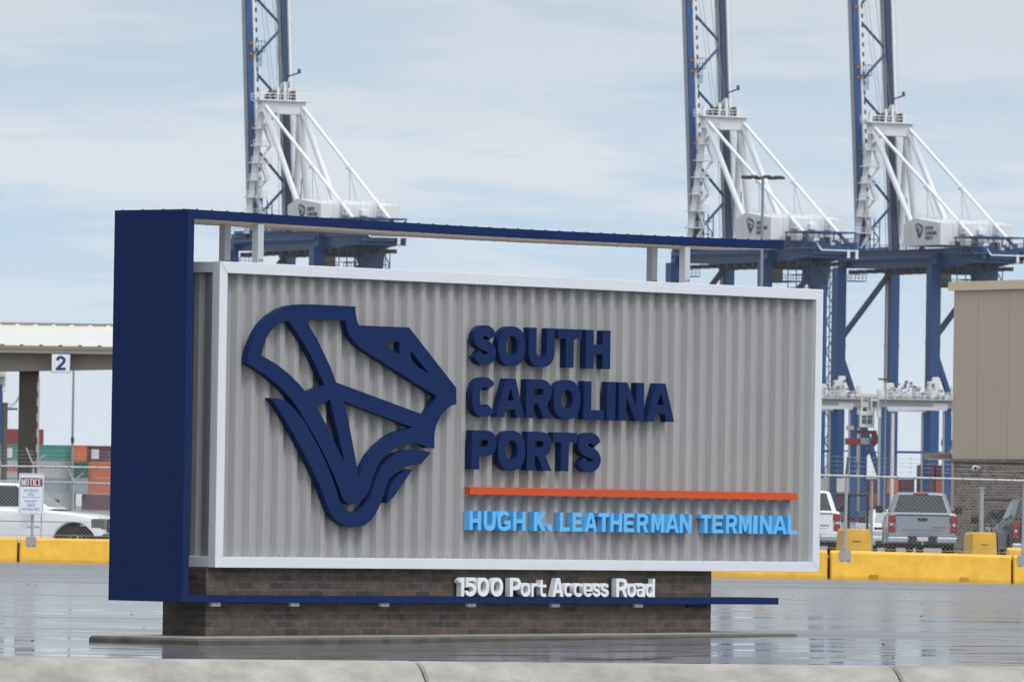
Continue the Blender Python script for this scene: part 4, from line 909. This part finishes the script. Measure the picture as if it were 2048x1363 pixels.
# ---------------------------------------------------------------- rubber tyred yard cranes
rtgw = mat('yard crane white', (.62, .62, .61), .5, var=.1, scale=.4); rtgg = mat('yard crane grey', (.33, .34, .35), .5, var=.1, scale=.5); cblue = mat('crane blue', (0.004, 0.052, 0.18), 0.38, var=.14, scale=.15, spec=.55)
rtgr = mat('spreader red', (.2, .02, .022), .5)
def rail(q, p, q_, h=1.1, n=6, r=.05):
    p, q_ = Vector(p), Vector(q_); u = Vector((0, 0, h))
    q.tube(p + u, q_ + u, r, 4).tube(p + u * .5, q_ + u * .5, r * .8, 4)
    for i in range(n + 1): a = p + (q_ - p) * i / n; q.tube(a, a + u, r, 4)
def yard_crane(label, loc):
    t = thing('yard_crane', label, 'gantry crane', loc, R(6), 'white and blue yard gantry cranes')
    Wx = 5.6; Dy = 12
    for x in (-Wx, Wx):
        for y in (-Dy, Dy):
            lg = MB().box(x - .62, y - .5, 1.2, x + .62, y + .5, 19.9).build('leg', cblue, t)
            MB().box(x - .95 if x < 0 else x - .85, y - .52, 1.2, x - .62 if x < 0 else x - .62, y + .45, 19.4).build('cable_duct', rtgg, lg)
        MB().box(x - .8, -Dy - 2, .8, x + .8, Dy + 2, 1.9).build('sill_beam', cblue, t)
        for y in (-Dy, Dy):
            for d in (-1.2, 1.2): MB().tube((x - .4, y + d, .8), (x + .4, y + d, .8), .8, 14).build('tyre', black, t)
    for y in (-Dy, Dy):
        gb = MB().box(-Wx - .9, y - .9, 19.9, Wx + .9, y + .9, 21.3).build('cross_girder', rtgg, t)
        MB().box(-Wx + .4, y - .95, 19.5, Wx - .3, y - .85, 20.1).box(Wx - 2.8, y - 1.0, 19.8, Wx - .2, y - .9, 20.7).build('girder_plate', rtgw, gb)
        w = MB().box(-Wx - 1, y - 1.7, 21.3, Wx + 1, y - .9, 21.42)
        for zz in (0,): rail(w, (-Wx - 1, y - 1.7, 21.4), (Wx + 1, y - 1.7, 21.4), 1.2, 10); rail(w, (-Wx - 1, y - .9, 21.4), (Wx + 1, y - .9, 21.4), 1.2, 10)
        w.build('walkway', rtgw, t)
        MB().bar((-Wx, y, 12.3), (Wx, y, 12.3), .22).build('tie_rod', cblue, t)
    for x in (-Wx, Wx): MB().box(x - .5, -Dy, 21.5, x + .5, Dy, 22.3).build('runway_beam', rtgw, t)
    MB().box(-Wx - 1.2, -Dy - .6, 18.2, -Wx - .6, -Dy + .6, 23).build('end_tower', rtgw, t)
    MB().box(Wx + .5, -Dy - .6, 18.6, Wx + 1.1, -Dy + .6, 23.6).build('end_tower', rtgw, t)
    mc = MB()
    for x, y, w, h in ((-4.4, -9, 1.6, 2.2), (-2.2, -6, 1.0, 1.4), (.4, -9, 1.3, 1.9), (3.6, -8, 2.0, 2.6), (4.6, -4, 1.2, 3.4)): mc.box(x - w / 2, y - w / 2, 22, x + w / 2, y + w / 2, 22 + h)
    mc.box(-5, -9.6, 21.6, 5, -3, 22.1); mc.build('trolley_machinery', rtgw, t, bevel=.08)
    det = MB(); rr_ = random.Random(int(loc[0]))
    for i in range(16): x = rr_.uniform(-5, 5); z = rr_.uniform(22, 24.3); det.box(x, -9.9, z, x + rr_.uniform(.2, .7), -9.7, z + rr_.uniform(.2, .6))
    for i in range(26): x = rr_.uniform(-5.5, 5); z = rr_.uniform(21.8, 23.2); det.box(x, -9.95, z, x + rr_.uniform(.15, .9), -9.72, z + rr_.uniform(.15, .5), 1)
    det.build('machinery_details', [mat('machinery dark', (.12, .12, .13), .6), rtgg], t)
    cb = MB().box(-9.6, -10, 16.4, -7.0, -7, 19.2).build('operator_cab', rtgw, t, bevel=.1)
    MB().box(-9.2, -10.03, 17.0, -7.4, -9.98, 18.5).build('cab_window', mat('teal cab glass', (.03, .09, .10), .1, coat=.5), cb)
    MB().box(-8.36, -10.05, 17.0, -8.24, -9.99, 18.5).box(-9.2, -10.05, 17.9, -7.4, -9.99, 17.98).build('window_bars', rtgw, cb)
    MB().box(-9.3, -9.5, 19.2, -9.0, -7.5, 22).box(-7.6, -9.5, 19.2, -7.3, -7.5, 22).box(-10.2, -9.5, 21.7, -5.6, -7.5, 22.3).box(-8.9, -9, 20.0, -7.8, -8, 20.9).build('cab_hanger', rtgw, t)
    spd = MB().box(-11.8, -9, 13.4, -8.4, -7.8, 14.5).box(-9.8, -9.2, 15.3, -6.4, -7.6, 15.9).box(-7.2, -9.2, 13.5, -6.3, -7.8, 15.3).build('spreader', rtgr, t)
    MB().box(-9.2, -9.3, 13.5, -7.7, -8.9, 14.6).box(-11.6, -9, 15.9, -10.4, -8, 16.7).build('headblock', rtgg, spd)
    rp = MB()
    for x in (-9.4, -6.8): rp.tube((x, -8.4, 15.8), (x, -8.4, 20.5), .04, 4)
    rp.build('hoist_rope', dkg, t)
    cd = MB().tube((-Wx + 1.5, -Dy - .2, 1.5), (-Wx + 1.5, -Dy - .2, 19), .33, 8).build('cable_column', rtgw, t)
    return t
yard_crane('white and blue yard gantry crane between the two blue crane legs', (vx(1808, 1450), 1450, 0))
yard_crane('white and blue yard gantry crane half hidden by the right end of the sign', (vx(1622, 1450), 1452, 0))
yard_crane('white and blue yard gantry crane emerging from behind the tan building', (vx(1996, 1455), 1450, 0))
yard_crane('white and blue yard gantry crane cut by the left edge of the photo', (vx(-75, 1450), 1450, 1.6))

# ---------------------------------------------------------------- ship to shore cranes, 1.7 km away
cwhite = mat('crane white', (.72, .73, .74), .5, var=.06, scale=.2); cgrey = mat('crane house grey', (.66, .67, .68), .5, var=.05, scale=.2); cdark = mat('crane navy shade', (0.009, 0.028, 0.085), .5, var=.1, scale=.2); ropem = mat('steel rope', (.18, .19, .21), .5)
obeac = mat('crane orange fitting', (.28, .12, .04), .5); cpipe = mat('crane light blue tube', (.10, .20, .42), .45)
def sts_crane():
    t = thing('ship_to_shore_crane', 'x', 'crane', (0, 0, 0), R(28))
    B = lambda nm, q, m_, par=t, **k: q.build(nm, m_, par, **k)
    YLd = -38.0
    for x in (-6.4, 6.4):
        for y in (0, YLd):
            lg = B('leg', MB().box(x - 1.1, y - 1.1, 2.5, x + 1.1, y + 1.1, 52.2), cblue)
            B('leg_flange', MB().box(x - 1.16, y - 1.16, 36, x + 1.16, y + 1.16, 36.5), cblue, lg)
            if x > 0 and y == 0: B('cable_duct', MB().box(x - 1.42, y - .3, 12, x - 1.1, y + .1, 52), cgrey, lg)
            bg = B('bogie', MB().box(x - 3, y - .7, .4, x + 3, y + .7, 2.5), cblue)
            for d in (-2.2, -.8, .8, 2.2): MB().tube((x + d, y - .3, .45), (x + d, y + .3, .45), .42, 10).build('wheel', black, bg)
    for y in (0, YLd):
        B('portal_beam', MB().box(-6.4, y - .9, 52.2, 6.4, y + .9, 54.6), cblue)
        B('sill_beam', MB().box(-6.4, y - .8, 2.6, 6.4, y + .8, 4.4), cblue)
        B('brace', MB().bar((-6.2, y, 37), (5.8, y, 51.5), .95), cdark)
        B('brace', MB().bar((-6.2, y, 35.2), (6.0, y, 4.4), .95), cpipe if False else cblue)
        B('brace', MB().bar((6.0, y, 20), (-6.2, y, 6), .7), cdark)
    B('cross_tube', MB().tube((-6.4, -1.5, 55.6), (6.4, -1.5, 56.6), .42, 10), cpipe)
    for x in (-6.4, 6.4):
        B('side_tie', MB().tube((x, 0, 53.8), (x, YLd, 53.8), .5, 10), cblue)
    # girders
    for x in (-4.3, 4.3):
        gd = MB(); gd.loft([[(x - .75, y, z0), (x + .75, y, z0), (x + .75, y, 55.4), (x - .75, y, 55.4)] for y, z0 in ((3, 52.2), (-20, 51.7), (-45, 51.8), (-55, 53))]); w = MB().box(x - 2.2 if x < 0 else x + .8, -55, 55.3, x - .8 if x < 0 else x + 2.2, 1, 55.42); e = x - 2.2 if x < 0 else x + 2.2
        rail(w, (e, -55, 55.4), (e, 1, 55.4), 1.1, 22, .05); B('walkway', w, cblue)
        gtr = MB()
        for i in range(14): gtr.box(x - 1.2, -3 - i * 3.6, 50.9, x + 1.0, -2.2 - i * 3.6, 51.7)
        gd.add(gtr.v, gtr.f, 1); B('girder', gd, [cblue, dkg])
    for y in (1, -14, -28, -42, -54.5): B('girder_tie', MB().box(-4.3, y - .5, 53, 4.3, y + .5, 54.8), cblue)
    # raised boom
    yb = lambda z: -4.6 + (z - 54) * .092
    for x in (-3.95, 3.95):
        bo = MB(); rg = []
        for z, d in ((55, .75), (58, 1.0), (110, 1.0), (118, .6)):
            y = yb(z); rg.append([(x - .62, y - d, z), (x + .62, y - d, z), (x + .62, y + d, z), (x - .62, y + d, z)])
        bo.loft(rg); ld = MB()
        for i in range(30): z = 58 + i * 2; ld.box(x + 1.15, yb(z) - 1.3, z, x + (1.55 if x < 0 else 1.75), yb(z) - .9, z + .9 if x < 0 else z + .25)
        if x > 0: ld.bar((x + 1.75, yb(56) - 1.1, 56), (x + 1.75, yb(117) - 1.1, 117), .1)
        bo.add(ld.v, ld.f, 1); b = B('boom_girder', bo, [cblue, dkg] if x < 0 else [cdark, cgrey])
        s = 1 if x > 0 else 1
        B('boom_walkway', MB().bar((x + .95, yb(56) - 1.1, 56), (x + .95, yb(117) - 1.1, 117), .5, .35), cgrey, b)
        B('trolley_rail', MB().bar((x - .72, yb(56) + .2, 56), (x - .72, yb(117) + .2, 117), .16, 1.2), mat('rail grey', (.30, .32, .35), .5), b)
        B('hinge', MB().tube((x - 1.1, yb(55), 54.6), (x + 1.1, yb(55), 54.6), 1.0, 12), cdark, b)
        if x < 0:
            for z in (76.5, 91.3, 93.5, 106): B('orange_fitting', MB().box(x - .3, yb(z) - 1.25, z, x + .75, yb(z) - 1.0, z + .6), obeac, b)
            pf = MB(); z = 92; pf.box(x + .6, yb(z) - 2.2, z, x + 2.6, yb(z) - .6, z + .15); rail(pf, (x + .6, yb(z) - 2.2, z), (x + 2.6, yb(z) - 2.2, z), 2.2, 3, .07); rail(pf, (x + 1.2, yb(z) - 1.8, z - 3), (x + 2.2, yb(z) - 1.8, z - 3), 3, 3, .07); B('boom_platform', pf, cblue, b)
        else:
            B('boom_bracket', MB().bar((x + .4, yb(88) - 1.2, 87.4), (x + 3.2, yb(88) - 1.2, 88.3), .3).box(x + 2.6, yb(88) - 1.5, 88, x + 3.0, yb(88) - 1.0, 89), cblue, b)
    zz = [(3.95, 113), (-3.95, 105), (3.95, 97.4), (-3.95, 89.5), (3.95, 81.7), (-3.95, 74), (3.95, 65.4), (-3.95, 57.6)]
    for (xa, za), (xb, zb_) in zip(zz, zz[1:]): B('boom_lacing', MB().tube((xa, yb(za), za), (xb, yb(zb_), zb_), .3, 8), cblue)
    rp = MB()
    for x, z0 in ((-1.6, 83), (-.9, 83), (.5, 83), (1.2, 83), (-2.2, 56), (-1.9, 56), (1.8, 56)): rp.tube((x, -7.5 if z0 > 60 else -5, z0), (x * 1.5, yb(117), 117), .055, 4)
    B('boom_rope', rp, ropem)
    # A-frame
    AY = -8.6
    B('apex_beam', MB().loft([[(-4.9, AY - 1.2, z0), (4.9, AY - 1.2, z0), (4.9, AY + 1.2, z0), (-4.9, AY + 1.2, z0)] for z0 in (81.9,)] + [[(-4.4, AY - 1.1, 79.4), (4.4, AY - 1.1, 79.4), (4.4, AY + 1.1, 79.4), (-4.4, AY + 1.1, 79.4)]]), cgrey)
    pl = MB().box(-5.8, AY - 1.9, 81.95, 5.8, AY + 1.9, 82.2)
    for y in (AY - 1.9, AY + 1.9): rail(pl, (-5.8, y, 82.2), (5.8, y, 82.2), 1.2, 10, .07)
    B('apex_platform', pl, cwhite)
    sh = MB()
    for x in (-2.6, -1.7, 1.6, 2.5): sh.tube((x - .15, AY, 83.2), (x + .15, AY, 83.2), .95, 14)
    for x in (-3.4, -.4, 2.0): sh.box(x, AY - 1, 82.2, x + .3, AY + 1, 83.3)
    B('sheaves', sh, dkg)
    mk = MB()
    for x, h in ((-4.6, 2.4), (-1.0, 3.4), (.6, 4.6), (1.5, 3.2), (3.2, 2.6), (-3.0, 1.8)): mk.box(x - .22, AY - .4, 82.2, x + .22, AY + .4, 82.2 + h * .8).bar((x, AY, 82.4), (x + .8, AY - .5, 82.2 + h), .18)
    B('apex_posts', mk, cwhite)
    for s in (-1, 1):
        B('front_leg', MB().tube((s * 4.2, AY, 80.8), (s * 5.4, -4.6, 55.5), .62, 12), cwhite)
        B('rear_leg', MB().tube((s * 4.2, AY - .6, 80.6), (s * 4.2, -29.5, 55.6), .58, 12), cwhite)
        st = B('backstay', MB().tube((s * 4.15, AY - 1.1, 81), (s * 4.1, -31, 68.3), .36, 10).tube((s * 4.1, -31, 68.3), (s * 4.05, -53, 55.2), .36, 10).tube((s * 4.1, -30.4, 68.3), (s * 4.1, -31.6, 68.1), .55, 8), cwhite)
        B('stay_hanger', MB().tube((s * 4.1, -31, 68.2), (s * 4.1, -31.5, 61), .05, 4).tube((s * 4.1, -31, 68.2), (s * 4.1, -34.5, 61), .05, 4), ropem, st)
        B('stay_lug', MB().box(s * 4.05 - .5, -54.2, 54.9, s * 4.05 + .5, -52.4, 56.3), cwhite, st)
    B('inner_leg', MB().tube((4.0, AY, 80.4), (4.2, -14, 56), .72, 12), cgrey)
    # zigzag stair and landings up the left front leg
    stz = MB(); P = lambda k: Vector((-4.2 - 1.2 * k, AY + (-4.6 - AY) * k, 80.8 - 25.3 * k))
    for i in range(7):
        k0 = .04 + i * .135; k1 = k0 + .125; a = P(k0) + Vector((1.5, -1.0, 0)); b_ = P(k1) + Vector((1.5, -1.0, 0)); sgn = 1 if i % 2 else -1
        stz.bar(a + Vector((-.9 * sgn, 0, 0)), b_ + Vector((.9 * sgn, 0, 0)), .5, .35)
        stz.bar(a + Vector((-.9 * sgn, -.5, 1)), b_ + Vector((.9 * sgn, -.5, 1)), .10)
        c = P(k0) + Vector((-.8, -1.2, 0)); stz.box(c.x - .9, c.y - .4, c.z - .1, c.x + 3.6, c.y + 1, c.z + .12); rail(stz, (c.x - .9, c.y - .4, c.z), (c.x + 3.6, c.y - .4, c.z), 1.1, 5, .06)
    B('zigzag_stair', stz, cgrey)
    # lattice stair towers
    def tower(cx, cy, z0, z1, w, mt, nm='stair_tower', step=2.6):
        q = MB()
        for dx in (-w, w):
            for dy in (-w, w): q.bar((cx + dx, cy + dy, z0), (cx + dx, cy + dy, z1), .16)
        z = z0; k = 0
        while z < z1:
            for dx, dy, ex, ey in ((-w, -w, w, -w), (w, -w, w, w), (w, w, -w, w), (-w, w, -w, -w)): q.bar((cx + dx, cy + dy, z), (cx + ex, cy + ey, z), .12)
            if z + step <= z1: q.bar((cx + (w if k % 2 else -w), cy - w, z), (cx + (-w if k % 2 else w), cy - w, z + step), .28, .14)
            z += step; k += 1
        B(nm, q, mt)
    tower(-1.6, -5, 55.5, 62.5, 1.1, cblue); tower(5.6, -4.2, 55.5, 67, .9, cblue)
    tower(-2.4, -45, 46.5, 53, 1.7, cblue); tower(1.6, -43.5, 48, 53, 1.4, cblue)
    tower(8.6, YLd + .4, 4, 52, .95, cblue, 'lift_tower', 3.0)
    # hanging trolley cab and platforms
    B('trolley', MB().box(-4.9, -38, 50.4, 4.4, -31.5, 51.4), dkg)
    cb = B('operator_cab', MB().box(-4.2, -37, 47.9, -1.6, -32.5, 50.6), mat('cab grey', (.40, .39, .38), .5, var=.05), bevel=.1)
    B('cab_window', MB().box(-4.24, -36.2, 48.5, -4.19, -33.2, 50), dkg, cb)
    hp = MB().box(-4.4, -44, 47.7, 0, -31.5, 47.9); rail(hp, (-4.4, -44, 47.9), (-4.4, -37.2, 47.9), 1.2, 6, .06); rail(hp, (0, -44, 47.9), (0, -37.2, 47.9), 1.2, 6, .06); B('hanging_platform', hp, dkg)
    wp = MB().box(-8.2, -8, 49.2, -4.6, -5, 49.4); rail(wp, (-8.2, -8, 49.4), (-4.6, -8, 49.4), 1.2, 4, .06); rail(wp, (-8.2, -8, 49.4), (-8.2, -5, 49.4), 1.2, 4, .06); B('side_platform', wp, cblue)
    # flared landside head under the girder end
    hd = MB().loft([[(2.0, YLd - 1.2, 52.2), (8.2, YLd - 1.2, 52.2), (8.2, YLd + 1.2, 52.2), (2.0, YLd + 1.2, 52.2)], [(5.2, YLd - 1.05, 45), (7.5, YLd - 1.05, 45), (7.5, YLd + 1.05, 45), (5.2, YLd + 1.05, 45)]]); B('leg_head', hd, cdark)
    # machinery house
    hx = 8.7; y0, y1, yr = -44.2, -29.6, -33.8; z0, ze, zr_ = 56.0, 60.4, 61.6
    hs = MB(); pr = [(y0, z0), (y1, z0), (y1, ze), (yr, zr_), (y0, ze)]
    hs.loft([[(x, y, z) for y, z in pr] for x in (-hx, hx)]); h = B('machinery_house', hs, cgrey)
    sm2 = MB()
    for i in range(1, 6): sm2.box(-hx + i * 2.9 - .05, y0 - .03, z0, -hx + i * 2.9 + .05, y0 + .05, ze - .1)
    for i in range(1, 5): sm2.box(-hx - .03, y0 + i * 2.9 - .05, z0, -hx + .05, y0 + i * 2.9 + .05, ze - .1)
    B('cladding_joints', sm2, mat('joint grey', (.45, .46, .47), .6), h)
    rl = MB(); rail(rl, (-hx, y0, ze), (hx, y0, ze), 1.0, 12, .05); rail(rl, (-hx, yr, zr_), (-hx, y0, ze), 1.0, 6, .05); B('roof_rail', rl, cwhite, h)
    for x in (-3.4, 0.6, 4.4): B('vent_hood', MB().box(x - .8, y0 - 1.1, 58.2, x + .8, y0 - .02, 59.4), cwhite, h, bevel=.1)
    # emblem and words on the gable wall
    FN = lambda a, b, d: (-hx - .02 + d, -a, b)           # a runs to the right as seen from the wall's outside
    em = MB(); k = 1.22; ox, oz = 34.2, 57.4
    for lps in EMB: em.prism([[(ox + (p[0] - .675) * k, oz + (p[1] - 1.03) * k * 1.3) for p in lp] for lp in lps], -.05, .0, FN)
    B('emblem', em, mat('crane logo navy', (.035, .045, .11), .5), h)
    tx = MB()
    for w_, z, tt in (('SOUTH', 59.05, 3.0), ('CAROLINA', 58.05, 4.5), ('PORTS', 57.05, 2.8)): text_mb(w_, 38.3, z, .75, tt, .2, -.05, 0.0, align='l', mb=tx, fn=FN)
    B('lettering', tx, MATS['crane logo navy'], h)
    # equipment deck and shelter at the landward end
    dk = MB().box(-7.8, -55.5, 54.0, 5, -44.4, 54.3)
    rail(dk, (-7.8, -55.5, 54.3), (5, -55.5, 54.3), 1.2, 12, .07); rail(dk, (-7.8, -55.5, 54.3), (-7.8, -44.4, 54.3), 1.2, 10, .07); B('equipment_deck', dk, cblue)
    B('deck_pipes', MB().tube((-3.6, -55.6, 53.8), (5, -55.6, 53.8), .14, 8).tube((-4.4, -54.6, 55.6), (-3.6, -55.6, 53.8), .2, 8).box(2.4, -55.7, 52.4, 3.0, -55.4, 54).box(4.3, -55.7, 52.2, 4.9, -55.4, 54), cgrey)
    sh = MB().box(-6.6, -55, 57.3, 4.8, -46, 57.6)
    for x in (-6.4, -2.5, 1.2, 4.6):
        for y in (-54.8, -46.4): sh.bar((x, y, 54.3), (x, y, 57.4), .22)
    B('shelter', sh, cblue)
    rr_ = random.Random(3); eq = MB(); eo = MB()
    for i in range(26):
        x = rr_.uniform(-7.4, 3.6); y = rr_.uniform(-54.5, -47); w = rr_.uniform(.3, 1.3); hh = rr_.uniform(.5, 2.4); (eo if i % 7 == 3 else eq).box(x, y, 54.3, x + w, y + .8, 54.3 + hh, i % 3)
    B('deck_machinery', eq, [cblue, cgrey, dkg]); B('deck_fittings', eo, [obeac, obeac, obeac])
    ub = MB()
    for i in range(9): ub.bar((-7 + i * 1.3, -55, 54), (-7 + i * 1.3, -52.5, 52.2), .25)
    ub.box(-7.5, -54, 52.3, 5, -53.4, 52.8); B('deck_underframe', ub, cblue)
    return t
cr = sts_crane()
GC = 'blue and white ship-to-shore cranes with raised booms'
def place(o, px, Y, lab):
    o.location = (vx(px, Y), Y, 0); o['label'] = lab; o['group'] = GC
place(cr, 1393, 1700, 'tall blue and white port crane with raised boom behind the slim light mast')
place(copy_tree(cr), 512, 1662, 'blue and white port crane with raised boom, alone above the left half of the sign')
place(copy_tree(cr), 1725, 1716, 'tall blue and white port crane with raised boom above the tan building')

# ---------------------------------------------------------------- thin sea haze over the terminal
hz = MB().box(-2500, -320, -1.2, 2500, 3500, 125).build('haze', [])
hm = bpy.data.materials.new('haze'); hm.use_nodes = True; ht = hm.node_tree; ht.nodes.remove(ht.nodes['Principled BSDF'])
pv = ht.nodes.new('ShaderNodeVolumePrincipled'); pv.inputs['Color'].default_value = (.86, .91, .97, 1); pv.inputs['Density'].default_value = 0.000035; pv.inputs['Anisotropy'].default_value = 0.2
ht.links.new(pv.outputs[0], [n for n in ht.nodes if n.type == 'OUTPUT_MATERIAL'][0].inputs['Volume'])
hz.data.materials.clear(); hz.data.materials.append(hm); tag(hz, kind='stuff')
